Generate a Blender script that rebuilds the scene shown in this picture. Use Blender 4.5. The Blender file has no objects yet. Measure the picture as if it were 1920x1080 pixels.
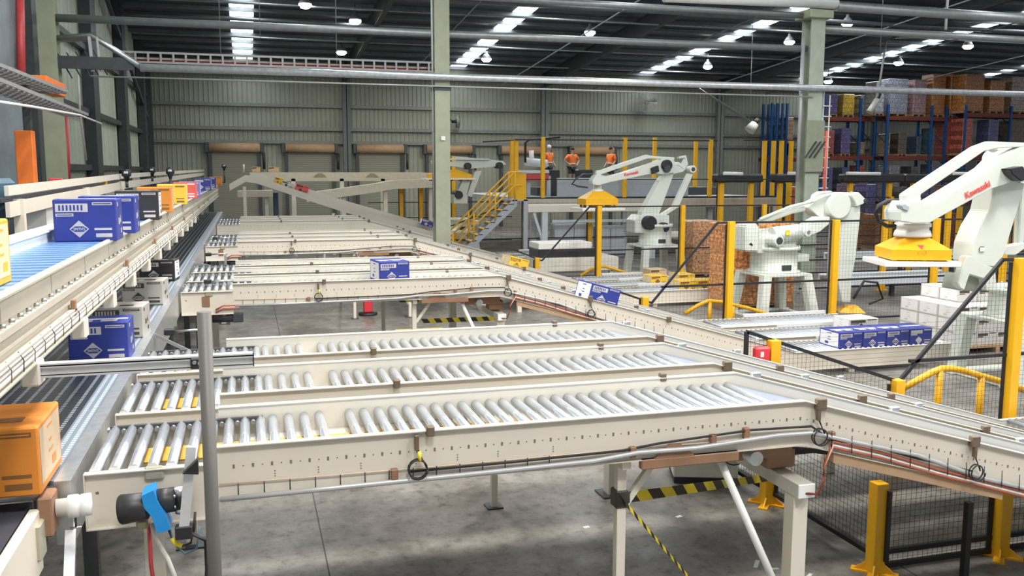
import bpy, bmesh, math, random
from mathutils import Vector, Matrix
random.seed(7)
SC = bpy.context.scene
COL = SC.collection

# ---------------------------------------------------------------- camera
CAMZ = 3.3
F_PX = 1697.6
PITCH, YAW, ROLL = math.radians(7.328), math.radians(16.268), math.radians(0.121)
FWD = Vector((math.sin(YAW)*math.cos(PITCH), math.cos(YAW)*math.cos(PITCH), -math.sin(PITCH)))
_rt = Vector((math.cos(YAW), -math.sin(YAW), 0)); _up = _rt.cross(FWD)
RIGHT = _rt*math.cos(ROLL)+_up*math.sin(ROLL)
UP = -_rt*math.sin(ROLL)+_up*math.cos(ROLL)
cam = bpy.data.cameras.new('camera'); cam.sensor_width = 36; cam.lens = F_PX/1920*36
cam.clip_start = .05; cam.clip_end = 300
camo = bpy.data.objects.new('camera', cam); COL.objects.link(camo)
camo.matrix_world = Matrix(((RIGHT.x, UP.x, -FWD.x, 0), (RIGHT.y, UP.y, -FWD.y, 0), (RIGHT.z, UP.z, -FWD.z, CAMZ), (0, 0, 0, 1)))
SC.camera = camo

# ---------------------------------------------------------------- world, lights, exposure
SC.view_settings.view_transform = 'Standard'; SC.view_settings.look = 'None'
SC.view_settings.gamma = 1; SC.view_settings.use_curve_mapping = False
SC.view_settings.exposure = 0.12
W = bpy.data.worlds.new('world'); SC.world = W; W.use_nodes = True
W.node_tree.nodes['Background'].inputs[0].default_value = (.80, .88, 1, 1)
W.node_tree.nodes['Background'].inputs[1].default_value = .35

def roof_z(y): return 9.3+.075*(53-y)
def area(name, loc, sx, sy, power, colr, spread=180):
    l = bpy.data.lights.new(name, 'AREA'); l.shape = 'RECTANGLE'; l.size = sx; l.size_y = sy
    l.energy = power; l.color = colr; l.spread = math.radians(spread)
    o = bpy.data.objects.new(name, l); COL.objects.link(o); o.location = loc
    return o
# daylight through the translucent roof strips (they run the whole length of the roof)
for x in (0.05, 12, 24, 35.5):
    area('skylight_light', (x, 9, 11.6), 1.6, 30, 1500, (.93, .97, 1))
    area('skylight_light', (x, 38.5, roof_z(38.5)-.04), .9, 27, 620 if x > 1 else 380, (.90, .96, 1)).rotation_euler = (-math.atan(.075), 0, 0)
# high-bay lamps hanging over the front bays
for x in (1.0, 6.5, 12.5):
    for y in (-1, 6.5, 14):
        area('high_bay_light', (x, y, 9.8), 1.2, 1.2, 430, (1, .95, .88))

# the high-bay lamps seen at the back
for x, y in ((2.4, 36.5), (4.6, 45.1), (11.9, 45.4), (14.9, 38.8), (24.2, 45.2), (25, 38)):
    area('high_bay_light', (x, y, 8.6 if y > 40 else 9.2), .5, .5, 210, (1, .95, .80))

# ---------------------------------------------------------------- helpers
def at(px, py, ax, v):
    """point on the plane ax = v that the photograph shows at (px, py)"""
    d = FWD+RIGHT*((px-960)/F_PX)-UP*((py-540)/F_PX)
    i = 'xyz'.index(ax); o = Vector((0, 0, CAMZ))
    return o+d*((v-o[i])/d[i])

class MB:
    def __init__(s): s.bm = bmesh.new(); s.mi = 0
    def _f(s, vs, smooth=False):
        try:
            f = s.bm.faces.new(vs); f.material_index = s.mi; f.smooth = smooth; return f
        except ValueError: return None
    def quad(s, a, b, c, d):
        s._f([s.bm.verts.new(Vector(p)) for p in (a, b, c, d)]); return s
    def poly(s, pts): s._f([s.bm.verts.new(Vector(p)) for p in pts]); return s
    def box(s, x0, x1, y0, y1, z0, z1, M=None):
        v = [Vector((x, y, z)) for z in (z0, z1) for y in (y0, y1) for x in (x0, x1)]
        if M: v = [M @ p for p in v]
        v = [s.bm.verts.new(p) for p in v]
        for q in ((0, 2, 3, 1), (4, 5, 7, 6), (0, 1, 5, 4), (2, 6, 7, 3), (0, 4, 6, 2), (1, 3, 7, 5)): s._f([v[i] for i in q])
        return s
    def bbox(s, x0, x1, y0, y1, z0, z1, b=.01, M=None):
        """box with chamfered edges"""
        t = bmesh.new()
        v = [t.verts.new((x, y, z)) for z in (z0, z1) for y in (y0, y1) for x in (x0, x1)]
        for q in ((0, 2, 3, 1), (4, 5, 7, 6), (0, 1, 5, 4), (2, 6, 7, 3), (0, 4, 6, 2), (1, 3, 7, 5)): t.faces.new([v[i] for i in q])
        bmesh.ops.bevel(t, geom=t.edges[:], offset=b, segments=1, affect='EDGES')
        return s.merge(t, M)
    def merge(s, t, M=None):
        mp = {}
        for v in t.verts: mp[v] = s.bm.verts.new(M @ v.co if M else v.co)
        for f in t.faces:
            g = s._f([mp[v] for v in f.verts], f.smooth)
        t.free(); return s
    def frame(s, a, b):
        a, b = Vector(a), Vector(b); d = (b-a).normalized()
        h = Vector((0, 0, 1)) if abs(d.z) < .95 else Vector((0, 1, 0))
        u = d.cross(h).normalized(); w = u.cross(d).normalized()
        return a, b, d, u, w
    def cyl(s, a, b, r, n=12, r2=None, cap=True):
        a, b, d, u, w = s.frame(a, b); r2 = r if r2 is None else r2
        A = [s.bm.verts.new(a+(u*math.cos(t)+w*math.sin(t))*r) for t in [2*math.pi*i/n for i in range(n)]]
        B = [s.bm.verts.new(b+(u*math.cos(t)+w*math.sin(t))*r2) for t in [2*math.pi*i/n for i in range(n)]]
        for i in range(n): s._f([A[i], A[(i+1) % n], B[(i+1) % n], B[i]], True)
        if cap: s._f(A[::-1]); s._f(B)
        return s
    def bar(s, a, b, w_, h_):
        """rectangular bar from a to b"""
        a, b, d, u, w = s.frame(a, b)
        c = [(-1, -1), (1, -1), (1, 1), (-1, 1)]
        A = [s.bm.verts.new(a+u*(i*w_/2)+w*(j*h_/2)) for i, j in c]
        B = [s.bm.verts.new(b+u*(i*w_/2)+w*(j*h_/2)) for i, j in c]
        for i in range(4): s._f([A[i], A[(i+1) % 4], B[(i+1) % 4], B[i]])
        s._f(A[::-1]); s._f(B); return s
    def tube(s, pts, r, n=8):
        pts = [Vector(p) for p in pts]; rings = []
        for i, p in enumerate(pts):
            d = (pts[min(i+1, len(pts)-1)]-pts[max(i-1, 0)]).normalized()
            h = Vector((0, 0, 1)) if abs(d.z) < .9 else Vector((0, 1, 0))
            u = d.cross(h).normalized(); w = u.cross(d).normalized()
            rings.append([s.bm.verts.new(p+(u*math.cos(2*math.pi*k/n)+w*math.sin(2*math.pi*k/n))*r) for k in range(n)])
        for A, B in zip(rings, rings[1:]):
            for k in range(n): s._f([A[k], A[(k+1) % n], B[(k+1) % n], B[k]], True)
        s._f(rings[0][::-1]); s._f(rings[-1]); return s
    def prism(s, pts, vec, inset=0):
        """closed polygon pts (3-D) extruded by vec"""
        vec = Vector(vec); A = [s.bm.verts.new(Vector(p)) for p in pts]; B = [s.bm.verts.new(Vector(p)+vec) for p in pts]
        n = len(A)
        for i in range(n): s._f([A[i], A[(i+1) % n], B[(i+1) % n], B[i]])
        s._f(A[::-1]); s._f(B); return s
    def lathe(s, prof, c, axis=(0, 0, 1), n=24):
        """profile [(r, h)] turned about axis through c"""
        c = Vector(c); d = Vector(axis).normalized()
        h = Vector((1, 0, 0)) if abs(d.x) < .9 else Vector((0, 1, 0))
        u = d.cross(h).normalized(); w = d.cross(u).normalized(); rings = []
        for r, z in prof:
            rings.append([s.bm.verts.new(c+d*z+(u*math.cos(2*math.pi*k/n)+w*math.sin(2*math.pi*k/n))*max(r, .0005)) for k in range(n)])
        for A, B in zip(rings, rings[1:]):
            for k in range(n): s._f([A[k], A[(k+1) % n], B[(k+1) % n], B[k]], True)
        s._f(rings[0][::-1]); s._f(rings[-1]); return s
    def text(s, string, size, o, right, up, out=.001, align='CENTER', sx=1, bold=0):
        cu = bpy.data.curves.new('t', 'FONT'); cu.body = string; cu.size = size; cu.align_x = align; cu.align_y = 'CENTER'
        cu.resolution_u = 2; cu.offset = bold
        ob = bpy.data.objects.new('t', cu); COL.objects.link(ob)
        dg = bpy.context.evaluated_depsgraph_get(); me = ob.evaluated_get(dg).to_mesh()
        r, u, o = Vector(right).normalized(), Vector(up).normalized(), Vector(o); nn = r.cross(u)
        vs = [s.bm.verts.new(o+r*(v.co.x*sx)+u*v.co.y+nn*out) for v in me.vertices]
        for p in me.polygons: s._f([vs[i] for i in p.vertices])
        ob.evaluated_get(dg).to_mesh_clear(); bpy.data.objects.remove(ob); bpy.data.curves.remove(cu); return s
    def build(s, name, mats, parent=None, fix=True):
        if fix: bmesh.ops.recalc_face_normals(s.bm, faces=s.bm.faces[:])
        me = bpy.data.meshes.new(name); s.bm.to_mesh(me); s.bm.free()
        for m in (mats if isinstance(mats, (list, tuple)) else [mats]): me.materials.append(m)
        o = bpy.data.objects.new(name, me); COL.objects.link(o)
        if parent is not None: o.parent = parent
        return o

def tag(o, label=None, cat=None, group=None, kind=None):
    if label: o['label'] = label
    if cat: o['category'] = cat
    if group: o['group'] = group
    if kind: o['kind'] = kind
    return o
def thing(name, label, cat, loc=(0, 0, 0), group=None):
    o = bpy.data.objects.new(name, None); COL.objects.link(o); o.location = loc; o.empty_display_size = .2
    return tag(o, label, cat, group)
def struct(o): o['kind'] = 'structure'; return o
def copy_tree(o, parent=None):
    c = o.copy(); COL.objects.link(c); c.parent = parent
    for ch in list(o.children): copy_tree(ch, c)
    return c
ORD = ['first', 'second', 'third', 'fourth', 'fifth', 'sixth', 'seventh', 'eighth', 'ninth', 'tenth', 'eleventh', 'twelfth',
       'thirteenth', 'fourteenth', 'fifteenth', 'sixteenth', 'seventeenth', 'eighteenth', 'nineteenth', 'twentieth']

# ---------------------------------------------------------------- materials
def mat(name, c, rough=.5, metal=0, var=.06, scale=6, bump=0, emit=None, coat=0, stretch=None):
    m = bpy.data.materials.new(name); m.use_nodes = True; nt = m.node_tree; b = nt.nodes['Principled BSDF']
    b.inputs['Roughness'].default_value = rough; b.inputs['Metallic'].default_value = metal
    if coat: b.inputs['Coat Weight'].default_value = coat
    tc = nt.nodes.new('ShaderNodeTexCoord'); n = nt.nodes.new('ShaderNodeTexNoise'); n.inputs['Scale'].default_value = scale
    n.inputs['Detail'].default_value = 4
    src = tc.outputs['Object']
    if stretch:
        mp = nt.nodes.new('ShaderNodeMapping'); mp.inputs['Scale'].default_value = stretch
        nt.links.new(src, mp.inputs[0]); src = mp.outputs[0]
    nt.links.new(src, n.inputs['Vector'])
    r = nt.nodes.new('ShaderNodeValToRGB'); r.color_ramp.elements[0].position = .3; r.color_ramp.elements[1].position = .7
    r.color_ramp.elements[0].color = tuple(max(0, x*(1-var)) for x in c)+(1,)
    r.color_ramp.elements[1].color = tuple(min(1, x*(1+var)) for x in c)+(1,)
    nt.links.new(n.outputs['Fac'], r.inputs[0]); nt.links.new(r.outputs[0], b.inputs['Base Color'])
    if bump:
        bp = nt.nodes.new('ShaderNodeBump'); bp.inputs['Strength'].default_value = bump; bp.inputs['Distance'].default_value = .01
        nt.links.new(n.outputs['Fac'], bp.inputs['Height']); nt.links.new(bp.outputs[0], b.inputs['Normal'])
    if emit:
        b.inputs['Emission Color'].default_value = tuple(emit[:3])+(1,); b.inputs['Emission Strength'].default_value = emit[3]
    return m
CREAM = mat('cream_paint', (.70, .645, .55), .42, 0, .03, 2.5)
CREAM2 = mat('cream_guard', (.73, .69, .605), .38, 0, .03, 2.0)
WHITE = mat('white_paint', (.82, .82, .79), .4, 0, .03)
ROLLER = mat('zinc_roller', (.66, .71, .77), .24, .62, .05, 9)
STEEL = mat('galvanised_steel', (.55, .57, .58), .38, .9, .10, 14)
ALU = mat('brushed_aluminium', (.74, .74, .74), .36, .45, .03, 30)
POLE = mat('grey_pole_paint', (.115, .108, .10), .48, .1, .04)
BLACK = mat('black_plastic', (.022, .022, .025), .45, 0, .1)
RUBBER = mat('black_cable', (.018, .018, .020), .6, 0, .1)
DARKSTEEL = mat('dark_steel', (.07, .075, .08), .5, .4, .1)
YELLOW = mat('yellow_paint', (.80, .42, .010), .42, 0, .04)
AMBER = mat('amber_guard', (.75, .40, .03), .4, 0, .12)
BROWN = mat('brown_bracket', (.30, .165, .095), .5, .1, .12)
SENSOR = mat('sensor_brown', (.17, .125, .09), .45, .2, .15, 30)
ORANGE = mat('orange_steel', (.82, .19, .03), .45, 0, .06)
REDPIPE = mat('red_pipe', (.50, .06, .06), .45, 0, .08)
REDBOX = mat('red_plastic', (.72, .04, .06), .4, 0, .05)
BLUEPL = mat('blue_plastic', (.015, .27, .66), .35, 0, .05)
ROBOT = mat('robot_white', (.66, .695, .635), .35, 0, .02, 3, coat=.2)
ROBRED = mat('robot_red_letters', (.75, .08, .06), .4, 0, .03)
COLGREEN = mat('olive_column_paint', (.36, .38, .27), .5, 0, .10, 3)
WALLDARK = mat('dark_wall_steel', (.045, .05, .055), .5, .2, .15)
GIRT = mat('girt_steel', (.20, .21, .20), .5, .2, .10)
CONDUIT = mat('grey_conduit', (.50, .51, .51), .38, .3, .04)
HOSEORANGE = mat('orange_hose', (.42, .10, .05), .45, 0, .05)
PALETUBE = mat('pale_cable', (.66, .64, .60), .45, 0, .05)
CARDBROWN = mat('kraft_board', (.44, .29, .17), .7, 0, .08)
WHITEBOARD = mat('white_board', (.80, .78, .74), .6, 0, .03)
LAMPGLOW = mat('lamp_glow', (1, 1, 1), .5, 0, 0, emit=(1, .97, .92, 14))
SKYGLOW = mat('skylight_sheet', (.9, .95, 1), .5, 0, 0, emit=(.88, .95, 1, 3.2))
TUBEGLOW = mat('white_light_tube', (.8, .8, .8), .5, 0, 0, emit=(1, 1, 1, .35))
GREYPANEL = mat('grey_panel', (.40, .43, .46), .45, 0, .05)
LTPANEL = mat('pale_grey_panel', (.58, .62, .65), .45, 0, .04)
RACKBLUE = mat('rack_blue', (.008, .07, .22), .45, .1, .08)
RACKORANGE = mat('rack_orange', (.17, .035, .018), .5, .1, .1)
TAPEY = mat('tape_yellow', (.86, .68, .03), .4, 0, .04)
TAPEK = mat('tape_black', (.035, .03, .025), .4, 0, .06)
FLOORPAINT = mat('worn_white_floor_paint', (.62, .62, .62), .6, 0, .12, 12)
FLOORYEL = mat('worn_yellow_floor_paint', (.62, .47, .12), .6, 0, .15, 12)
ROOFMAT = mat('roof_sheet', (.075, .095, .115), .4, .4, .3, 1.2, stretch=(.15, 1, 1))
PURLIN = mat('purlin_steel', (.17, .19, .20), .45, .5, .15, 2)
ROOFPIPE = mat('roof_tube', (.33, .35, .35), .4, .5, .1)

def floor_mat():
    m = bpy.data.materials.new('concrete_floor'); m.use_nodes = True; nt = m.node_tree; b = nt.nodes['Principled BSDF']
    tc = nt.nodes.new('ShaderNodeTexCoord')
    def noise(scale, detail=6, rough=.6, src=None):
        n = nt.nodes.new('ShaderNodeTexNoise'); n.inputs['Scale'].default_value = scale; n.inputs['Detail'].default_value = detail
        n.inputs['Roughness'].default_value = rough; nt.links.new(src or tc.outputs['Object'], n.inputs['Vector']); return n
    def ramp(n, stops):
        r = nt.nodes.new('ShaderNodeValToRGB'); cr = r.color_ramp
        while len(cr.elements) < len(stops): cr.elements.new(.5)
        for e, (p, c) in zip(cr.elements, stops): e.position = p; e.color = c+(1,)
        nt.links.new(n.outputs['Fac'], r.inputs[0]); return r
    mp = nt.nodes.new('ShaderNodeMapping'); mp.inputs['Scale'].default_value = (1, .55, 1); mp.inputs['Rotation'].default_value = (0, 0, .5)
    nt.links.new(tc.outputs['Object'], mp.inputs[0])
    big = ramp(noise(1.1, 7, .62, mp.outputs[0]), [(.30, (.10, .093, .082)), (.5, (.195, .183, .165)), (.70, (.275, .264, .246))])
    sm = ramp(noise(7, 9, .75), [(.36, (.42, .40, .38)), (.47, (.88, .87, .86)), (.56, (1, 1, 1)), (.70, (1.22, 1.22, 1.24))])
    mx = nt.nodes.new('ShaderNodeMix'); mx.data_type = 'RGBA'; mx.blend_type = 'MULTIPLY'; mx.inputs[0].default_value = 1
    nt.links.new(big.outputs[0], mx.inputs[6]); nt.links.new(sm.outputs[0], mx.inputs[7])
    nt.links.new(mx.outputs[2], b.inputs['Base Color'])
    rr = ramp(noise(2.2), [(.35, (.30, .30, .30)), (.65, (.55, .55, .55))]); nt.links.new(rr.outputs[0], b.inputs['Roughness'])
    return m
FLOOR = floor_mat()

def pattern_mat(name, c1, c2, cell, thresh, rough=.5, axes='xy', soft=None):
    """small dots of c2 on c1, repeating every cell (object space)"""
    m = bpy.data.materials.new(name); m.use_nodes = True; nt = m.node_tree; b = nt.nodes['Principled BSDF']
    b.inputs['Roughness'].default_value = rough
    tc = nt.nodes.new('ShaderNodeTexCoord'); sp = nt.nodes.new('ShaderNodeSeparateXYZ'); nt.links.new(tc.outputs['Object'], sp.inputs[0])
    def tri(axis, c):
        a = nt.nodes.new('ShaderNodeMath'); a.operation = 'DIVIDE'; a.inputs[1].default_value = c
        nt.links.new(sp.outputs['XYZ'.index(axis.upper())], a.inputs[0])
        p = nt.nodes.new('ShaderNodeMath'); p.operation = 'PINGPONG'; p.inputs[1].default_value = .5
        nt.links.new(a.outputs[0], p.inputs[0]); return p
    gs = []
    for ax, c, t in zip(axes, cell, thresh):
        g = nt.nodes.new('ShaderNodeMath'); g.operation = 'GREATER_THAN'; g.inputs[1].default_value = t
        nt.links.new(tri(ax, c).outputs[0], g.inputs[0]); gs.append(g)
    out = gs[0]
    for g in gs[1:]:
        q = nt.nodes.new('ShaderNodeMath'); q.operation = 'MULTIPLY'; nt.links.new(out.outputs[0], q.inputs[0]); nt.links.new(g.outputs[0], q.inputs[1]); out = q
    mx = nt.nodes.new('ShaderNodeMix'); mx.data_type = 'RGBA'; mx.inputs[6].default_value = c1+(1,); mx.inputs[7].default_value = c2+(1,)
    nt.links.new(out.outputs[0], mx.inputs[0]); nt.links.new(mx.outputs[2], b.inputs['Base Color'])
    return m
SORTBELT = pattern_mat('sorter_belt', (.035, .042, .052), (.42, .48, .54), (.085, .045), (.36, .25), .35)
SORTEDGE = pattern_mat('sorter_belt_edge', (.20, .24, .29), (.50, .56, .64), (.05, .045), (.26, .2), .35)
BLUEBELT = pattern_mat('blue_roller_belt', (.07, .17, .40), (.20, .36, .62), (9, .17), (-1, .25), .3)
DARKBELT = mat('dark_rubber_belt', (.06, .065, .085), .5, 0, .08)
def load_mat(name, c, dark=.42, bw=.40, bh=.26):
    m = bpy.data.materials.new(name); m.use_nodes = True; nt = m.node_tree; b = nt.nodes['Principled BSDF']
    b.inputs['Roughness'].default_value = .3; b.inputs['Coat Weight'].default_value = .4; b.inputs['Coat Roughness'].default_value = .25
    tc = nt.nodes.new('ShaderNodeTexCoord'); mp = nt.nodes.new('ShaderNodeMapping'); mp.inputs['Rotation'].default_value = (math.pi/2, 0, 0)
    nt.links.new(tc.outputs['Object'], mp.inputs[0])
    br = nt.nodes.new('ShaderNodeTexBrick'); br.inputs['Scale'].default_value = 1; br.inputs['Brick Width'].default_value = bw; br.inputs['Row Height'].default_value = bh
    br.inputs['Mortar Size'].default_value = .014; br.inputs['Color1'].default_value = c+(1,)
    br.inputs['Color2'].default_value = tuple(x*.78 for x in c)+(1,); br.inputs['Mortar'].default_value = tuple(x*dark for x in c)+(1,)
    nt.links.new(mp.outputs[0], br.inputs['Vector'])
    n = nt.nodes.new('ShaderNodeTexNoise'); n.inputs['Scale'].default_value = 14; n.inputs['Detail'].default_value = 3; nt.links.new(tc.outputs['Object'], n.inputs['Vector'])
    r = nt.nodes.new('ShaderNodeValToRGB'); r.color_ramp.elements[0].position = .38; r.color_ramp.elements[1].position = .62
    r.color_ramp.elements[0].color = (.35, .35, .35, 1); r.color_ramp.elements[1].color = (1.25, 1.25, 1.25, 1); nt.links.new(n.outputs['Fac'], r.inputs[0])
    mx = nt.nodes.new('ShaderNodeMix'); mx.data_type = 'RGBA'; mx.blend_type = 'MULTIPLY'; mx.inputs[0].default_value = .85
    nt.links.new(br.outputs[0], mx.inputs[6]); nt.links.new(r.outputs[0], mx.inputs[7]); nt.links.new(mx.outputs[2], b.inputs['Base Color'])
    bp = nt.nodes.new('ShaderNodeBump'); bp.inputs['Strength'].default_value = .35; bp.inputs['Distance'].default_value = .03
    nt.links.new(n.outputs['Fac'], bp.inputs['Height']); nt.links.new(bp.outputs[0], b.inputs['Coat Normal'])
    return m

# ---------------------------------------------------------------- the building
WX, WY = -5.0, 53.0     # left wall and back wall planes
RX = 62.0
b = MB(); b.box(-5.2, RX, -6, 53.3, -.12, 0); struct(b.build('floor', FLOOR))
b = MB()
# slab joints and old paint patches lying in the floor
for x in (.55, 5.2): b.box(x-.006, x+.006, 3, 40, 0, .0015)
for y in (10.4, 18.0): b.box(-2, 16, y-.006, y+.006, 0, .0015)
struct(b.build('trim_1', mat('floor_joint', (.06, .055, .05), .8)))
b = MB()
for (x, y, a, l, w) in ((4.05, 6.45, .9, .16, .035), (4.12, 6.33, -.2, .12, .03), (4.3, 6.1, .6, .20, .03), (3.9, 7.6, .3, .07, .04), (2.95, 7.6, .2, .06, .04)):
    M = Matrix.Translation((x, y, 0)) @ Matrix.Rotation(a, 4, 'Z'); b.box(-l/2, l/2, -w/2, w/2, 0, .002, M)
struct(b.build('trim_2', FLOORPAINT))
b = MB()
for x0, x1, y in ((-.3, .9, 17.6), (1.0, 2.3, 17.8), (2.9, 3.9, 18.6)): b.box(x0, x1, y, y+.10, 0, .002)
struct(b.build('trim_3', FLOORYEL))

# roof: sheet, purlins, rafters, skylights
b = MB(); y0, y1 = -6, 53.3
b.prism([(-5.3, y0, roof_z(y0)), (RX, y0, roof_z(y0)), (RX, y1, roof_z(y1)), (-5.3, y1, roof_z(y1))], (0, 0, .12))
ceil = struct(b.build('ceiling', ROOFMAT))
y = 52.4
while y > 24:
    b = MB(); z = roof_z(y); b.box(-5, RX, y-.03, y+.03, z-.16, z-.01); b.box(-5, RX, y-.03, y+.06, z-.175, z-.16)
    b.build('purlin', PURLIN, ceil); y -= 1.6
for x in (5.45, 17.25, 29.05):
    b = MB()
    for (dz0, dz1, w) in ((.26, .32, .20), (.32, 1.0, .03), (1.0, 1.06, .20)):
        b.prism([(x-w/2, 24, roof_z(24)-dz1), (x-w/2, 53, roof_z(53)-dz1), (x-w/2, 53, roof_z(53)-dz0), (x-w/2, 24, roof_z(24)-dz0)], (w, 0, 0))
    b.build('rafter', WALLDARK, ceil)
for i, x in enumerate((0.05, 12.0, 23.9, 35.1, 46.5)):
    b = MB(); w = .5 if i == 0 else .45
    b.prism([(x-w, 24, roof_z(24)-.02), (x+w, 24, roof_z(24)-.02), (x+w, 52.8, roof_z(52.8)-.02), (x-w, 52.8, roof_z(52.8)-.02)], (0, 0, .015))
    struct(b.build('window_%d' % (i+1), SKYGLOW))

# back wall: ribbed sheet, girts, columns, roller doors
b = MB(); x = WX; prof = []
while x < RX:
    prof += [(x, 53.0), (x+.16, 53.0), (x+.19, 52.965), (x+.22, 52.965)]; x += .25
WALLB = mat('olive_grey_wall_sheet', (.31, .32, .265), .5, .1, .10, .6)
for (xa, ya), (xb, yb) in zip(prof, prof[1:]):
    b.quad((xa, ya, 0), (xb, yb, 0), (xb, yb, roof_z(53)), (xa, ya, roof_z(53)))
wall_back = struct(b.build('wall_back', WALLB))
b = MB(); b.box(WX, RX, 52.6, 52.95, 8.55, 9.2); b.build('eave_beam', mat('eave_beam_paint', (.16, .16, .12), .5), wall_back)
for z in (7.0, 5.72, 4.98):
    b = MB(); b.box(WX, RX, 52.72, 52.95, z-.02, z+.02); b.box(WX, RX, 52.72, 52.75, z-.16, z-.02); b.build('girt', GIRT, wall_back)
for i, x in enumerate((5.57, 17.35, 29.1, 40.8)):
    b = MB(); b.box(x-.22, x+.22, 52.4, 52.43, 0, 9); b.box(x-.22, x+.22, 52.67, 52.7, 0, 9); b.box(x-.02, x+.02, 52.4, 52.7, 0, 9)
    b.build('wall_column', GIRT if i else mat('wall_column_blue_grey', (.12, .13, .14), .5), wall_back)
CURTAIN = pattern_mat('roller_door_slats', (.25, .25, .20), (.17, .17, .14), (9, .11), (-1, .38), .5, 'xz')
for i, x in enumerate((-.55, 3.5, 7.45, 11.5, 16.0, 20.5)):
    w = 1.30
    d = struct(MB().box(x-w, x+w, 52.80, 52.84, 0, 4.45).build('door_%d' % (i+1), CURTAIN))
    MB().cyl((x-w-.05, 52.62, 4.58), (x+w+.05, 52.62, 4.58), .25, 16).build('curtain_roll', CARDBROWN, d)
    for s in (-1, 1):
        MB().box(x+s*w-.09, x+s*w+.09, 52.66, 52.86, 0, 4.5).build('guide_rail', DARKSTEEL, d)
        MB().bbox(x+s*(w+.16)-.10, x+s*(w+.16)+.10, 52.45, 52.8, 4.3, 4.85, .02).build('roll_bracket', DARKSTEEL, d)
    MB().cyl((x+w+.24, 52.5, 3.4), (x+w+.24, 52.5, 4.3), .07, 8).build('door_motor', BLACK, d)

# left wall: panels, columns, girts
WALLL = mat('pale_green_wall_panel', (.40, .43, .35), .55, 0, .14, .9, stretch=(1, 1.2, .25))
b = MB(); y = -2; prof = []
while y < 53:
    prof += [(-5.0, y), (-5.0, y+.5), (-4.97, y+.53), (-4.97, y+.60)]; y += .63
for (xa, ya), (xb, yb) in zip(prof, prof[1:]): b.quad((xa, ya, 0), (xb, yb, 0), (xb, yb, 13.5), (xa, ya, 13.5))
wall_left = struct(b.build('wall_left', WALLL))
for y, w, m in ((24.0, .5, WALLDARK), (33.0, 1.1, WALLDARK), (41.0, 1.0, WALLDARK), (48.5, .9, WALLDARK), (51.7, .5, WALLDARK)):
    b = MB(); b.box(-4.95, -4.62, y-w/2, y+w/2, 0, 10.2); b.build('wall_column', m, wall_left)
for z in (5.2, 3.4, 7.2):
    b = MB(); b.box(-4.96, -4.78, 26, 53, z-.09, z+.09); b.build('girt', WALLDARK, wall_left)
b = MB(); b.box(-4.96, -4.72, 3, 23, 0, 7.2); b.build('wall_bracing_panel', mat('blue_grey_panel', (.20, .24, .26), .5, 0, .12, 1.5), wall_left)
# knee brace in the left back corner
b = MB(); b.bar((-4.7, 36, 9.9), (-4.7, 50, 6.0), .12, .2); b.build('wall_brace', WALLDARK, wall_left)

# ---------------------------------------------------------------- columns on the Y = 25 line and what hangs on them
YC = 25.2
def h_column(x, y, w, d, z1, m, name, label):
    t = thing(name, label, 'column', (x, y, 0))
    b = MB(); b.box(-w/2, w/2, -d/2, -d/2+.03, 0, z1); b.box(-w/2, w/2, d/2-.03, d/2, 0, z1); b.box(-.015, .015, -d/2+.03, d/2-.03, 0, z1)
    b.build('column_shaft', m, t)
    return t
c1 = h_column(5.28, YC, .42, .42, 11.2, COLGREEN, 'steel_column', 'olive green steel column rising behind the roller lanes to the roof')
b = MB(); b.tube([(-.25, -.1, 2), (-.25, -.1, 11)], .035); b.build('conduit', CONDUIT, c1)
b = MB(); b.bbox(-.06, .06, -.27, -.21, 4.15, 4.27, .01); b.build('sensor_light', WHITE, c1)
b = MB(); b.box(-.24, .24, -.24, .24, 5.52, 5.62); b.build('clamp_band', DARKSTEEL, c1)
c2 = h_column(17.12, YC, .50, .50, 8.2, mat('pale_green_column_paint', (.40, .45, .36), .5, 0, .10, 3), 'steel_column', 'pale green steel column with ladder pipes and orange riser beside the racks')
b = MB(); b.tube([(.34, -.15, 3.2), (.34, -.15, 5.8)], .05); b.tube([(-.42, -.1, 3), (-.42, -.1, 7.4)], .06); b.build('conduit', CONDUIT, c2)
b = MB(); b.tube([(.48, -.2, 2.6), (.48, -.2, 4.6)], .055); b.build('orange_riser', mat('coral_riser', (.85, .20, .14), .45), c2)
b = MB(); b.tube([(.56, -.2, 2.6), (.56, -.2, 5.7)], .02)
for k in range(9): b.tube([(.30, -.22, 2.8+k*.32), (.62, -.22, 2.8+k*.32)], .018, 6)
b.build('ladder_rungs', WHITE, c2)
b = MB(); b.bbox(-.32, .32, -.36, -.26, 3.3, 4.9, .02); b.build('switchboard_panel', mat('olive_cabinet', (.28, .30, .22), .5), c2)
for k in range(3):
    b = MB(); b.bar((-.38+k*.16, -.40, 3.75), (.0+k*.16, -.40, 4.25), .05, .03); b.build('black_strut', DARKSTEEL, c2)
b = MB(); b.bbox(-.42, .42, -.42, .42, 8.0, 8.25, .02); b.build('cap_plate', COLGREEN, c2)
c3 = h_column(-4.62, YC, .55, .50, 11, COLGREEN, 'steel_column', 'olive steel column standing against the left wall')

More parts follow.
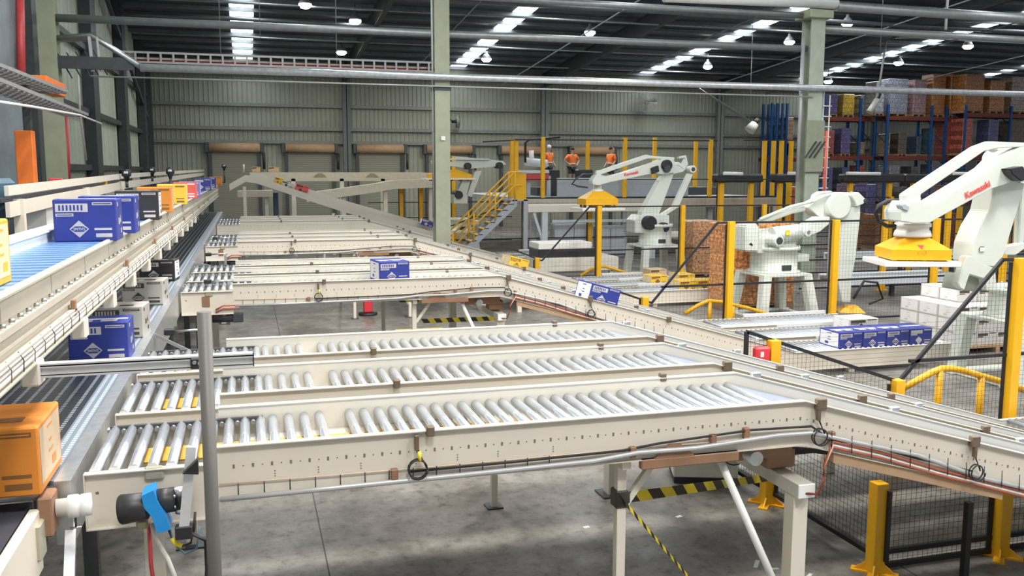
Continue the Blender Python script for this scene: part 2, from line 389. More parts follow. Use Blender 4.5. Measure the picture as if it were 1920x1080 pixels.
def roof_tube(label, pts, r, m=ROOFPIPE, name='roof_strut', cat='strut'):
    return tag(MB().tube(pts, r, 12).build(name, m), label, cat)
roof_tube('long grey roof strut running between the left wall and the pale green column', [(-4.6, YC, 7.03), (16.9, YC, 7.11)], .10)
roof_tube('thick white duct at the top of the pale green column', [(12.0, YC, 8.42), (17.9, YC, 8.52)], .16, WHITE, 'roof_duct', 'duct')
roof_tube('grey strut running right from the white duct', [(17.9, YC, 8.45), (40, YC, 8.35)], .16)
roof_tube('grey strut under the white duct, ending at the pale green column', [(5.3, YC, 8.1), (16.9, YC, 8.1)], .09)
roof_tube('grey strut running right from below the top of the pale green column', [(17.2, YC, 7.75), (38, YC, 7.7)], .11)
roof_tube('upper dark strut crossing the roof at right', [(4, 34, 9.62), (50, 34, 9.62)], .09, PURLIN)
roof_tube('blue-grey strut high at the left of the olive green column', [(-4.6, 39, 9.35), (8, 39, 9.35)], .07, PURLIN)
# thin sprinkler lines along the building
for i, x in enumerate((8.6, 14.4, 20.2, 27.0, 32.0, 38.5)):
    tag(MB().tube([(x, 26, roof_z(26)-1.15), (x, 52, roof_z(52)-1.15)], .03, 6).build('sprinkler_pipe', ROOFPIPE),
        'thin sprinkler line running under the roof, %s from the left' % ORD[i], 'pipe', 'sprinkler lines under the roof')

for i, (z, y) in enumerate(((9.55, 36.5), (9.2, 43), (8.95, 48))):
    tag(MB().tube([(-4.5, y, z), (48, y, z)], .045, 6).build('roof_conduit', ROOFPIPE), 'thin conduit crossing under the purlins, %s from the camera' % ORD[i], 'pipe', 'conduits under the purlins')
for i, (px, y0, y1, yy) in enumerate(((414, 0, 100, 30), (488, 0, 70, 32), (632, 0, 135, 27), (1067, 0, 18, 30), (1405, 10, 230, 39), (1650, 60, 105, 30), (1773, 32, 56, 27))):
    tag(MB().tube([at(px, y1, 'y', yy), Vector((at(px, y1, 'y', yy).x, yy, roof_z(yy)-.05))], .012 if i != 6 else .05, 6).build('hanger_wire', ROOFPIPE if i != 6 else WHITE), 'thin vertical hanger below the roof, %s of seven from the left' % ORD[i], 'hanger', 'hangers below the roof')

# silver service pipe, ladder tray and thin line crossing the whole picture
tag(MB().tube([(-2.45, YC-.36, 5.86), (26, YC-.36, 5.90)], .098, 14).build('service_pipe', mat('foil_clad_pipe', (.74, .77, .79), .3, .6, .14, 10)),
    'fat silver pipe crossing the hall in front of the columns', 'pipe')
tag(MB().tube([(-3.6, YC-.3, 5.62), (17, YC-.3, 5.62)], .022, 8).build('thin_pipe', CONDUIT), 'thin pale line hung just under the silver pipe', 'pipe')
TRAYGREY = mat('tray_grey', (.27, .27, .27), .5, .3, .1)
t = thing('ladder_tray', 'grey ladder cable tray above the silver pipe, left of the olive column', 'cable tray', (-3.0, YC, 6.0))
for dy in (-.12, .18): MB().box(0, 8.2, dy-.012, dy+.012, 0, .05).build('side_rail', TRAYGREY, t)
for dy in (-.12,): MB().box(0, 8.2, dy-.012, dy+.012, .24, .29).build('side_rail', TRAYGREY, t)
for k in range(28): MB().box(.1+k*.3, .15+k*.3, -.13, -.10, .05, .25).build('rung', TRAYGREY, t)
MB().tube([(0, .05, .08), (8.2, .05, .08)], .04).build('red_cable', REDPIPE, t)
MB().box(0, 8.2, -.05, .12, .10, .15).build('cable_bundle', mat('dusty_cables', (.30, .25, .21), .6), t)
t = thing('conduit_run', 'silver conduit stepping down from the left wall to the pipe', 'conduit', (0, 0, 0))
pA, pB, pC = at(105, 72, 'y', YC), at(172, 66, 'y', YC), at(265, 126, 'y', YC-.3)
MB().tube([pA, pB, pC], .075, 10).build('conduit', STEEL, t)
MB().tube([pA+Vector((0, .3, 0)), pB+Vector((.05, .3, -.06)), pC+Vector((0, .4, 0))], .05, 10).build('conduit', STEEL, t)
p1, p2 = at(167, 68, 'y', YC-.1), at(174, 134, 'y', YC-.1)
MB().bar(p1, p2, .07, .05).build('hanger', STEEL, t); MB().bar(p1+Vector((.18, 0, 0)), p2+Vector((.18, 0, 0)), .05, .05).build('hanger', STEEL, t)
for k in range(5):
    q = pA+(pB-pA)*(k/4); MB().bar(q+Vector((0, .1, -.35)), q+Vector((.3, .1, -.95)), .05, .03).build('cable_loop', DARKSTEEL, t)
MB().bar((-4.4, YC-.2, 5.95), (-2.6, YC-.2, 5.95), .08, .3).build('tray_bracket', DARKSTEEL, t)

# trays on the left wall
CABLEGREY = mat('grey_cables', (.25, .24, .23), .6)
def tray(label, a, b_, w, rungs, red=False):
    t = thing('cable_tray', label, 'cable tray', (0, 0, 0)); a, b_ = Vector(a), Vector(b_)
    MB().bar(a, b_, .025, .055).build('side_rail', TRAYGREY, t); off = Vector((-w, 0, 0))
    MB().bar(a+off, b_+off, .025, .055).build('side_rail', TRAYGREY, t)
    for k in range(rungs):
        q = a+(b_-a)*((k+.5)/rungs); MB().bar(q+Vector((0, 0, -.04)), q+off+Vector((0, 0, -.04)), .03, .03).build('rung', TRAYGREY, t)
    for k in range(3): MB().bar(a+off*(.25+.25*k)+Vector((0, 0, .0)), b_+off*(.25+.25*k), .05, .03).build('cable_run', REDPIPE if red and k == 1 else CABLEGREY, t)
    return t
tray('upper grey cable tray running along the left wall', at(-60, 98, 'x', -3.2), at(127, 172, 'x', -3.2), .5, 22)
tray('lower cable tray with red cables along the left wall', at(-60, 126, 'x', -3.0), at(165, 215, 'x', -3.0), .45, 26, True)
tag(MB().tube([at(-40, 185, 'x', -2.9), at(60, 200, 'x', -2.9), at(150, 216, 'x', -2.9), at(190, 232, 'x', -2.9)], .02).build('loose_cable', PALETUBE), 'loose pale cable sagging under the lower tray', 'cable')
t = thing('orange_stand', 'orange steel post with a bracket arm by the left wall', 'post', (0, 0, 0))
p1 = at(46, 245, 'x', -3.5); p2 = at(46, 420, 'x', -3.5)
MB().bbox(p1.x-.13, p1.x+.13, p1.y-.13, p1.y+.13, 0, p1.z, .01).build('post', ORANGE, t)
p3 = at(82, 158, 'x', -3.5); p4 = at(117, 158, 'x', -3.5)
MB().bbox(-3.7, -3.45, p3.y, p4.y, p3.z-.10, p3.z+.16, .01).build('arm', ORANGE, t)
MB().bbox(p1.x-.06, p1.x+.06, p1.y+.2, p1.y+.32, 0, p3.z, .005).build('back_post', DARKSTEEL, t)
tag(MB().tube([at(37, -10, 'x', -4.6), at(40, 145, 'x', -4.6)], .09, 10).build('red_riser', REDPIPE), 'red sprinkler riser high on the left wall at the picture edge', 'pipe')
tag(MB().tube([at(122, 215, 'x', -4.6), at(127, 345, 'x', -4.6)], .08, 10).build('red_riser', REDPIPE), 'red riser on the left wall beside the olive column', 'pipe')
tag(MB().tube([at(146, 137, 'x', -4.5), at(150, 215, 'x', -4.5), at(162, 300, 'x', -4.5)], .03, 8).build('wall_conduit', PALETUBE), 'thin pale conduit dropping down the left wall beside a dark column', 'conduit')

# high-bay lamps in view
lamps = [(572, 8), (666, 38), (640, 97), (912, 110), (1106, 60), (1327, 124), (1480, 78), (1553, 152), (1589, 43), (1685, 117), (1815, 86)]
for i, (px, py) in enumerate(sorted(lamps)):
    d = FWD+RIGHT*((px-960)/F_PX)-UP*((py-540)/F_PX); k = (8.4+.075*53-CAMZ)/(d.z+.075*d.y); p = Vector((0, 0, CAMZ))+d*k
    t = thing('high_bay_lamp', 'glowing high-bay lamp under the roof, %s of the eleven from the left' % ORD[i], 'lamp', p, 'high-bay lamps under the roof')
    MB().lathe([(.06, .36), (.07, .26), (.14, .20), (.22, .08), (.24, 0), (.21, 0)], (0, 0, 0), n=20).build('reflector', TRAYGREY, t)
    MB().lathe([(.24, .0), (.25, -.07), (.15, -.16), (.0, -.18)], (0, 0, .01), n=20).build('bulb_glow', LAMPGLOW, t)
    MB().cyl((0, 0, .36), (0, 0, max(.42, roof_z(p.y)-p.z-.25)), .02, 6).build('hanging_rod', DARKSTEEL, t)

# wall fans
def fan(label, p, r, yaw):
    t = thing('wall_fan', label, 'fan', p); t.rotation_euler = (0, 0, yaw)
    b = MB()
    for k in range(1, 13):
        rr = r*k/12; pts = [(rr*math.cos(a), -.28+.06*(1-(k/12)**2)*-1, rr*math.sin(a)) for a in [2*math.pi*i/24 for i in range(25)]]
        b.tube(pts, .014, 5)
    for i in range(16):
        a = 2*math.pi*i/16; b.tube([(0, -.34, 0), (r*math.cos(a), -.28, r*math.sin(a)), (r*.9*math.cos(a), -.1, r*.9*math.sin(a))], .008, 4)
    b.build('wire_guard', mat('fan_guard_wire', (.30, .31, .28), .5, .3), t)
    MB().cyl((0, -.26, 0), (0, .12, 0), r*.22, 14).build('motor_housing', BLACK, t)
    for k in range(3):
        a = 2*math.pi*k/3+.4; c, s = math.cos(a), math.sin(a)
        MB().prism([(.1*c-.05*s, -.22, .1*s+.05*c), (.1*c+.05*s, -.16, .1*s-.05*c), (r*.9*c+.2*s, -.14, r*.9*s-.2*c), (r*.92*c-.10*s, -.24, r*.92*s+.10*c)], (0, .015, 0)).build('blade', mat('fan_blade_grey', (.23, .24, .21), .5), t)
    MB().bar((0, .1, 0), (0, .55, .5), .08, .08).build('wall_arm', DARKSTEEL, t)
    return t
fan('large round wire-guard fan high on the back wall', at(1212, 192, 'y', 52.0), .62, -.3)
fan('small dark fan on the back wall beside the olive column', at(851, 228, 'y', 52.2), .40, 1.1)
def flood(label, a, b_, rr=.27):
    t = thing('wall_fan', label, 'fan', (0, 0, 0)); a, b_ = Vector(a), Vector(b_)
    MB().cyl(a, b_, rr, 18, rr*.75).build('shroud', mat('tilted_fan_shroud', (.52, .53, .50), .45), t)
    d = (b_-a).normalized(); MB().cyl(b_, b_+d*.3, rr*.45, 12).build('motor', BLACK, t)
    return t
pa = at(1405, 245, 'y', 40); pb = at(1412, 232, 'y', 40); t = flood('white tilted fan hanging left of the pale green column', pa, pb+Vector((.1, 0, 0)))
MB().bar(pb, pb+Vector((-2.0, 3, 2.2)), .10, .10).build('hanger_arm', DARKSTEEL, t)
pa = at(1634, 205, 'y', 38); pb = at(1645, 186, 'y', 38); t = flood('white tilted fan hanging before the upper rack loads', pa+Vector((-.1, 0, -.15)), pb, .17)
MB().tube([pb, pb+Vector((.4, 0, 3.4))], .05, 8).build('hanger_arm', CONDUIT, t)

# ---------------------------------------------------------------- cartons
CW, CD, CH = .45, .36, .32
def carton(label, scheme, w=CW, d=CD, h=CH, logo=True, lod=False, group=None, text=False):
    """carton with its base at z = 0, printed front towards -y and a label end on +x / -x"""
    body, ink, tape, side = scheme
    t = thing('carton', label, 'box', (0, 0, 0), group)
    MB().bbox(-w/2, w/2, -d/2, d/2, 0, h, .008).build('board', body, t)
    y = -d/2-.0012
    b = MB(); b.mi = 0
    def pr(x0, x1, z0, z1): b.box(x0*w, x1*w, y-.0006, y, z0*h, z1*h)
    pr(-.46, .05, .70, .90); pr(-.46, -.18, .60, .67); pr(.12, .44, .86, .93)
    b.build('printed_panel', ink, t)
    if not lod:
        q = MB(); zz = y-.0010
        for k in range(7):
            x0 = (-.41+.058*k)*w; q.box(x0, x0+.03*w, zz-.0005, zz, .735*h, .865*h)
        q.box(-.44*w, -.20*w, zz-.0005, zz, .625*h, .645*h); q.box(.14*w, .42*w, zz-.0005, zz, .885*h, .905*h)
        q.build('printed_bars', body, t)
    if logo:
        q = MB(); cx, cz, r = -.10*w, .30*h, .155*w
        q.prism([(cx-r, y, cz), (cx, y, cz-r*.95), (cx+r, y, cz), (cx, y, cz+r*.95)], (0, -.0008, 0))
        lg = q.build('diamond_logo', ink, t)
        if not lod:
            q = MB(); k = .78; q.prism([(cx-r*.86, y-.0009, cz-.004), (cx-r*.44, y-.0009, cz-r*.30), (cx+r*.44, y-.0009, cz-r*.30), (cx+r*.86, y-.0009, cz), (cx+r*.44, y-.0009, cz+r*.30), (cx-r*.44, y-.0009, cz+r*.30)], (0, -.0006, 0))
            q.build('logo_band', body, lg)
            q = MB(); q.text("SMITH'S", r*.42, (cx, y-.0018, cz-.001), (1, 0, 0), (0, 0, 1), 0, sx=.82, bold=.0008); q.build('logo_lettering', ink, lg)
        q = MB(); q.box(.14*w, .42*w, y-.0006, y, .27*h, .32*h); q.box(.16*w, .42*w, y-.0006, y, .10*h, .19*h); q.build('small_print', ink, t)
    q = MB(); q.box(-w/2+.02, w/2-.02, -.028, .028, h, h+.0012); q.build('sealing_tape', tape, t)
    q = MB()
    if side == 'spots':
        x = w/2+.001
        q.box(x, x+.0008, -.07, -.01, .38*h, .54*h); q.prism([(x, .02, .40*h), (x, .07, .44*h), (x, .04, .62*h)], (.0008, 0, 0)); q.box(x, x+.0008, .04, .09, .16*h, .28*h); q.box(x, x+.0008, -.12, -.08, .82*h, .92*h)
        q.build('side_print', ink, t)
    else:
        for x in (w/2+.001, -w/2-.001):
            q = MB(); q.box(min(x, x*1.003), max(x, x*1.003), -d/2+.03, d/2-.03, .12*h, .93*h); q.mi = 1; x *= 1.006
            for zz, l in ((.82, .06), (.6, .03), (.45, .05)): q.box(min(x, x*1.002), max(x, x*1.002), -l, l, zz*h, zz*h+.012)
            q.box(min(x, x*1.002), max(x, x*1.002), .02, .11, .2*h, .34*h)
            q.build('end_label', [side, body], t)
    if not lod:
        q = MB(); q.box(-.40*w, -.12*w, -.13, -.05, h+.0008, h+.0016); q.box(.02*w, .30*w, -.14, -.05, h+.0008, h+.0016); q.build('top_print', ink, t)
    return t
B_BLUE = mat('blue_carton', (.028, .044, .27), .45, 0, .06); B_BLACK = mat('black_carton', (.028, .026, .028), .5, 0, .1)
B_ORANGE = mat('orange_carton', (.70, .24, .03), .5, 0, .05); B_YELLOW = mat('yellow_carton', (.72, .46, .04), .5, 0, .05)
B_WHITE = mat('off_white_carton', (.58, .555, .52), .55, 0, .04); B_RED = mat('red_carton', (.68, .10, .07), .5, 0, .06)
B_PINK = mat('salmon_carton', (.78, .34, .24), .5, 0, .05); B_PURP = mat('purple_carton', (.22, .14, .46), .5, 0, .05)
B_KRAFT = mat('kraft_carton', (.55, .38, .22), .6, 0, .06)
I_SILVER = mat('silver_print', (.55, .52, .52), .5, 0, .08); I_DARK = mat('dark_print', (.06, .045, .04), .55, 0, .1); I_WHITE = mat('white_print', (.80, .77, .78), .5, 0, .03)
I_BROWN = mat('brown_print', (.22, .10, .03), .55, 0, .1); I_PALE = mat('pale_top_tape', (.74, .74, .80), .4, 0, .04)
S_BLUE = (B_BLUE, I_SILVER, I_PALE, 'spots'); S_BLUEL = (B_BLUE, I_SILVER, I_PALE, I_WHITE)
S_BLACK = (B_BLACK, I_SILVER, mat('brown_tape', (.35, .25, .15), .4), I_WHITE); B_GREYW = mat('grey_white_carton', (.43, .41, .375), .55, 0, .05)
S_WHITE = (B_GREYW, I_DARK, mat('grey_tape', (.42, .39, .36), .4), 'spots')
S_ORANGE = (B_ORANGE, I_BROWN, B_ORANGE, mat('tan_label', (.60, .45, .29), .5)); S_YELLOW = (B_YELLOW, I_BROWN, B_YELLOW, mat('cream_label_end', (.80, .66, .42), .5))
S_WHITE2 = (B_WHITE, I_DARK, I_PALE, I_WHITE); S_RED = (B_RED, I_WHITE, B_RED, B_PINK); S_PURP = (B_PURP, I_SILVER, I_PALE, I_WHITE); S_KRAFT = (B_KRAFT, I_DARK, B_KRAFT, B_KRAFT)
def put(t, x, y, z, rz=0, ry=0):
    t.location = (x, y, z); t.rotation_euler = (0, ry, rz); return t

# ---------------------------------------------------------------- roller lanes
LW = .93                      # outer width of a lane
TOP = [(-.22, 1.80), (3.50, 1.80), (8.50, .39), (11.7, .39)]
def zrim(x):
    for (xa, za), (xb, zb) in zip(TOP, TOP[1:]):
        if x <= xb: return za+(zb-za)*(x-xa)/(xb-xa)
    return TOP[-1][1]
def rail_strip(b, y0, y1, d0, d1, pts=TOP):
    """strip following the rim line: between rim-d0 and rim-d1, from y0 to y1"""
    sec = []
    for x, z in pts: sec.append([b.bm.verts.new((x, y, zz)) for y, zz in ((y0, z-d0), (y1, z-d0), (y1, z-d1), (y0, z-d1))])
    for A, B in zip(sec, sec[1:]):
        for k in range(4): b._f([A[k], A[(k+1) % 4], B[(k+1) % 4], B[k]])
    b._f(sec[0][::-1]); b._f(sec[-1])
SLOT = mat('slot_shadow', (.20, .165, .135), .7)
def make_lane(label):
    t = thing('roller_lane', label, 'roller conveyor', (0, 0, 0), 'roller lanes branching off the sorter')
    for side in (0, 1):
        b = MB(); yw = .03 if side == 0 else LW-.036; yf0, yf1 = (0, .05) if side == 0 else (LW-.05, LW)
        rail_strip(b, yw, yw+.006, .004, .305); rail_strip(b, yf0, yf1, 0, .006); rail_strip(b, yw-.0 if side else 0.005, yw+.03 if side == 0 else LW-.005, .30, .306)
        # infeed piece, a little lower
        for a0, a1, z0, z1 in ((yw, yw+.006, 1.40, 1.703), (yf0, yf1, 1.70, 1.706), (yf0, yf1, 1.395, 1.401)): b.box(-.88, -.222, a0, a1, z0, z1)
        b.box(-.2218, -.2203, yw-.002, yw+.03, 1.50, 1.79)
        if side == 0: b.box(-.88, -.874, .0, .05, 1.40, 1.70)
        if side == 0:
            q = b; b.mi = 1; x = -.12; i = 0
            while x < 8.3:
                z = zrim(x)-.125; w, hh = (.006, .011) if i % 2 == 0 else (.0035, .0035)
                q.prism([(x-w, yw-.0015, z-hh), (x+w, yw-.0015, z-hh), (x+w, yw-.0015, z+hh), (x-w, yw-.0015, z+hh)], (0, .001, 0)); i += 1; x += .0515
            for x in (.1, .34, .58, .9, 1.15, 1.4, 1.75):
                for dz in (.17, .185, .20): q.box(x-.004, x+.004, yw-.0015, yw-.0005, 1.8-dz-.003, 1.8-dz+.003)
            for x in (-.82,): q.box(x-.008, x+.008, yw-.0015, yw-.0005, 1.585, 1.60)
        r = b.build('side_rail', [CREAM2 if side else CREAM, SLOT], t)
    # rollers: infeed, level part, end part
    xs = [-.83+.0963*i for i in range(10)]; z1 = 1.70
    for x in xs: MB().cyl((x, .045, z1), (x, LW-.045, z1), .030, 14).build('roller', ROLLER, t)
    xs = [.112, .212, .312, .41]+[.605+.0963*i for i in range(20)]+[2.555+.0963*i for i in range(10)]
    for x in xs: MB().cyl((x, .04, z1), (x, LW-.04, z1), .030, 14).build('roller', ROLLER, t)
    for i in range(30): MB().cyl((8.62+.1*i, .04, .373), (8.62+.1*i, LW-.04, .373), .026, 10).build('roller', ROLLER, t)
    # inclined belt bed
    b = MB(); b.prism([(3.45, .05, 1.715), (8.55, .05, .325), (8.55, .05, .27), (3.45, .05, 1.66)], (0, LW-.10, 0)); b.build('incline_belt', mat('incline_belt_grey', (.20, .24, .31), .5), t)
    # drive details
    MB().box(-.86, .05, LW-.075, LW-.045, 1.705, 1.728).build('drive_cover', DARKSTEEL, t)
    for i in range(9): MB().cyl((-.78+.0963*i, LW-.072, 1.70), (-.78+.0963*i, LW-.10, 1.70), .016, 8).build('belt_pulley', STEEL, t)
    MB().box(-.62, 1.75, .34, .62, 1.635, 1.645).build('amber_pan', AMBER, t)
    MB().box(-.10, 3.45, .036, LW-.036, 1.60, 1.606).build('bounce_pan', CREAM2, t)  # pale pan added under the rollers to bounce light up between them
    MB().box(-.3, .10, .30, .40, 1.60, 1.61).build('cross_plate', STEEL, t)
    for x in (.0, .8, 1.6, 2.4, 3.2): MB().box(x-.02, x+.02, .04, LW-.04, 1.50, 1.54).build('cross_bar', CREAM, t)
    MB().bbox(9.5, 11.4, LW-.04, LW+.02, .40, .47, .01).build('end_guide', ALU, t)
    # photo eye clamps on the rim
    for x, y in ((.98, .0), (2.9, LW-.02)):
        e = MB().bbox(x-.024, x+.024, y-.028, y+.024, 1.77, 1.83, .006).build('sensor_clamp', SENSOR, t)
    for x in (3.62, 4.9, 6.2):
        z = zrim(x); MB().bbox(x-.035, x+.035, -.02, .030, z-.035, z+.045, .006).build('sensor_clamp', SENSOR, t)
        MB().bbox(x+.02, x+.10, LW-.035, LW+.01, z-.06, z+.02, .006).build('reflector_plate', STEEL, t)
    return t
PEACH = mat('peach_wire', (.72, .55, .40), .5)
def dress_front(t):
    """cables, conduit and brackets along the outer face of the first lane of a group"""
    y = .012
    def P(pts): return [(x, y+dy, zrim(x)-d) for x, dy, d in pts]
    MB().tube(P([(.86, 0, .24), (1.5, -.01, .235), (2.2, -.01, .225), (2.45, -.01, .20), (3.1, -.012, .165), (3.55, -.015, .16), (3.7, -.015, .22), (4.0, -.015, .20), (4.4, -.01, .215), (4.9, 0, .22)]), .008, 6).build('black_cable', RUBBER, t)
    MB().tube(P([(-.2, -.012, .297), (.5, -.012, .292), (1.2, -.015, .285), (2.0, -.015, .275), (2.3, -.02, .245), (2.7, -.02, .25), (3.3, -.02, .215), (3.55, -.02, .205), (3.9, -.02, .20), (4.4, -.02, .19), (5.0, -.015, .25), (6.5, -.015, .26), (8.2, -.015, .26)]), .016, 8).build('conduit', CONDUIT, t)
    MB().tube(P([(-.2, .005, .215), (.4, .005, .222), (1.0, .005, .225), (2.5, .005, .225), (3.4, .005, .235)]), .004, 5).build('basket_wire', PEACH, t)
    for k in range(14): MB().tube(P([(-.1+k*.14, .0, .22), (-.1+k*.14, .0, .30)]), .003, 4).build('basket_wire', RUBBER, t)
    for k in range(16): MB().tube(P([(3.7+k*.16, -.03, .16), (3.7+k*.16, -.035, .28)]), .004, 4).build('cable_tie', RUBBER, t)
    for a, c in ((.20, HOSEORANGE), (.225, PALETUBE), (.24, HOSEORANGE)):
        MB().tube(P([(3.50, -.05, .62), (3.57, -.09, .60), (3.61, -.09, .50), (3.63, -.06, .40), (3.72, -.02, a+.03), (4.1, -.01, a+.03), (4.6, -.01, a+.06), (5.6, -.005, a+.085), (8.2, -.005, a+.085)]), .009, 6).build('hose', c, t)
    for x, d in ((.77, .25), (2.27, .245), (2.83, .21), (3.07, .185), (3.72, .20)): MB().bbox(x-.02, x+.02, y-.02, y+.02, zrim(x)-d-.035, zrim(x)-d+.035, .004).build('cable_bracket', BROWN, t)
    MB().prism([(2.42, y+.01, 1.50), (2.52, y+.01, 1.585), (2.60, y+.01, 1.585), (2.70, y+.01, 1.50)], (0, -.02, 0)).build('mount_plate', BROWN, t)
    MB().bbox(2.33, 3.02, .0, .05, 1.435, 1.50, .006).build('drive_trough', BROWN, t)
    MB().bbox(3.02, 3.55, .2, .26, 1.36, 1.50, .006).build('drive_trough', BROWN, t)
    MB().prism([(3.75, .02, 1.42), (3.75, .02, 1.35), (5.2, .02, .94), (5.2, .02, 1.01)], (0, .06, 0)).build('under_rail', CARDBROWN, t)
    for x in (.90, 3.60, 4.90):
        z = zrim(x); pts = [(x+.055*math.cos(a), y-.02-.004*a, z-.215+.055*math.sin(a)) for a in [2*math.pi*i/16 for i in range(33)]]
        MB().tube([(x, y-.02, z-.03), (x+.01, y-.02, z-.12)]+pts, .0055, 5).build('coiled_cable', RUBBER, t)
        MB().bbox(x-.012, x+.012, y-.03, y+.0, z-.11, z-.02, .003).build('sensor_clamp', SENSOR, t)
    if t != proto:
        MB().cyl((-.50, .10, 1.33), (-.22, .10, 1.33), .06, 14).build('drive_motor', BLACK, t); MB().bbox(-.24, -.10, .04, .16, 1.27, 1.39, .01).build('gearbox', DARKSTEEL, t)
        MB().bbox(-.62, -.52, .02, .04, 1.50, 1.64, .004).build('cable_bracket', BROWN, t)
        for k in range(3): MB().tube([(-.45, .02-.01*k, 1.42+.02*k), (-.35, .0, 1.47+.02*k), (-.15, .0, 1.47+.02*k)], .011, 6).build('hose', HOSEORANGE if k != 1 else PALETUBE, t)
    MB().tube([(.91, -.035, 1.69), (.912, -.036, 1.63)], .010, 6).build('yellow_tag', TAPEY, t)
    MB().bbox(-.58, -.48, .01, .03, 1.64, 1.72, .01).build('hinge_bracket', mat('olive_bracket', (.42, .40, .30), .4, .2), t)
GR = {'front': 5.06, 'second': 12.58, 'third': 20.2, 'rear': 28.3}
PITCHY = 1.23
proto = None
for gname, gy in GR.items():
    for k in range(3):
        place = ['nearest lane', 'middle lane', 'farthest lane'][k]
        lab = 'cream-sided roller conveyor lane, %s of the %s group of three' % (place, gname if gname != 'front' else 'foreground')
        if proto is None: t = proto = make_lane(lab); base_children = list(t.children)
        else:
            t = proto.copy(); COL.objects.link(t); t['label'] = lab
            for ch in base_children: copy_tree(ch, t)
        t.location.y = gy+PITCHY*k
        if k == 0 and gname != 'rear': t['front'] = 1; dress_front(t)
    del_keys = [o for o in COL.objects if 'front' in o]
for o in del_keys: del o['front']

# supporting frames under each group
def support(gname, gy):
    t = thing('support_frame', 'cream steel frame of legs and beams carrying the %s group of roller lanes' % gname, 'frame', (0, gy, 0))
    ye = 2*PITCHY+LW
    for x, w in ((2.25, .06),):
        MB().box(x-w/2, x+w/2, .12, .12+w, .015, 1.43).build('leg', CREAM, t); MB().box(x-w/2, x+w/2, ye-.15, ye-.15+w, .015, 1.43).build('leg', CREAM, t)
        MB().box(x-w/2, x+w/2, .05, ye-.05, 1.43, 1.49).build('cross_beam', CREAM, t)
        for yy in (.16, ye-.11): MB().box(x-.08, x+.08, yy-.08, yy+.08, 0, .015).build('foot_plate', DARKSTEEL, t)
        MB().bar((x+.03, .16, 1.15), (x+.26, .16, 1.46), .04, .04).build('brace', CREAM, t)
        MB().bar((x, ye-.15, 1.1), (x-.02, ye-.60, 1.46), .04, .04).build('brace', CREAM, t)
    x = 3.51
    MB().box(x-.055, x+.055, .02, .13, .015, 1.15).build('leg', CREAM, t); MB().box(x-.055, x+.055, ye-.16, ye-.02, .015, 1.15).build('leg', CREAM, t)
    MB().box(x-.06, x+.06, -.03, ye+.05, 1.15, 1.24).build('cross_beam', mat('cream_grey_beam', (.60, .57, .50), .4), t)
    MB().bbox(x-.063, x+.063, -.045, -.03, 1.147, 1.243, .004).build('end_cap', WHITE, t)
    for k in range(3):
        yy = k*PITCHY+.25; MB().bbox(x-.12, x+.10, yy, yy+.2, 1.26, 1.40, .01).build('bearing_bracket', BROWN, t)
        MB().cyl((x-.30, k*PITCHY+.1, 1.40), (x-.30, k*PITCHY+.8, 1.40), .05, 16).build('drive_drum', STEEL, t)
    MB().tube([(2.93, .10, 1.43), (3.44, -.02, .30)], .026, 10).build('diagonal_brace', WHITE, t)
    for yy in (.09, ye-.09): MB().box(x-.13, x+.13, yy-.13, yy+.13, 0, .015).build('foot_plate', DARKSTEEL, t)
    for yy in (.25, ye-.25):
        MB().box(-.62, -.52, yy-.05, yy+.05, .015, 1.39).build('leg', CREAM, t); MB().box(-.70, -.44, yy-.12, yy+.12, 0, .015).build('foot_plate', DARKSTEEL, t)
    for xx in (6.1, 9.6):
        for yy in (.1, ye-.1): MB().box(xx-.05, xx+.05, yy-.05, yy+.05, 0, zrim(xx)-.31).build('leg', CREAM, t)
    return t
for gname, gy in GR.items(): support(gname if gname != 'front' else 'foreground', gy)

# hazard tape
def tape(label, a, b_, w, n, tilt=.5):
    t = thing('hazard_tape', label, 'tape', (0, 0, 0)); a, b_ = Vector(a), Vector(b_); d = b_-a; up = Vector((0, 0, w))
    by, bk = MB(), MB()
    for i in range(n):
        m = by if i % 2 else bk; s = d*((1)/n)*tilt
        p, q = a+d*(i/n), a+d*((i+1)/n); m.prism([p, q, q+up-s, p+up-s], d.normalized().cross(Vector((0, 0, 1)))*.003)
    by.build('yellow_stripes', TAPEY, t); bk.build('black_stripes', TAPEK, t); return t
y0 = GR['front']+.16
A = Vector((2.27, y0-.06, 1.19)); Bp = Vector((4.86, 7.60, .26))
tape('yellow and black tape stretched from the lane leg to the short fence post', A, Bp, .075, 15)
tape('thin yellow and black tape sloping down to the floor from the lane leg', A+Vector((0, 0, -.02)), (3.10, 5.80, .25), .03, 17)
tag(MB().bbox(2.205, 2.295, y0-.05, y0+.05, 1.15, 1.27, .01).build('tape_wrap', TAPEK), 'black tape wound round the leg of the foreground lane', 'tape')
tape('yellow and black tape tied high between legs of the second lane group', at(750, 567, 'y', 13.4), at(915, 560, 'y', 13.6), .07, 14)
tape('yellow and black tape tied low behind the second lane group legs', at(795, 606, 'y', 13.6), at(950, 600, 'y', 14.2), .07, 14)
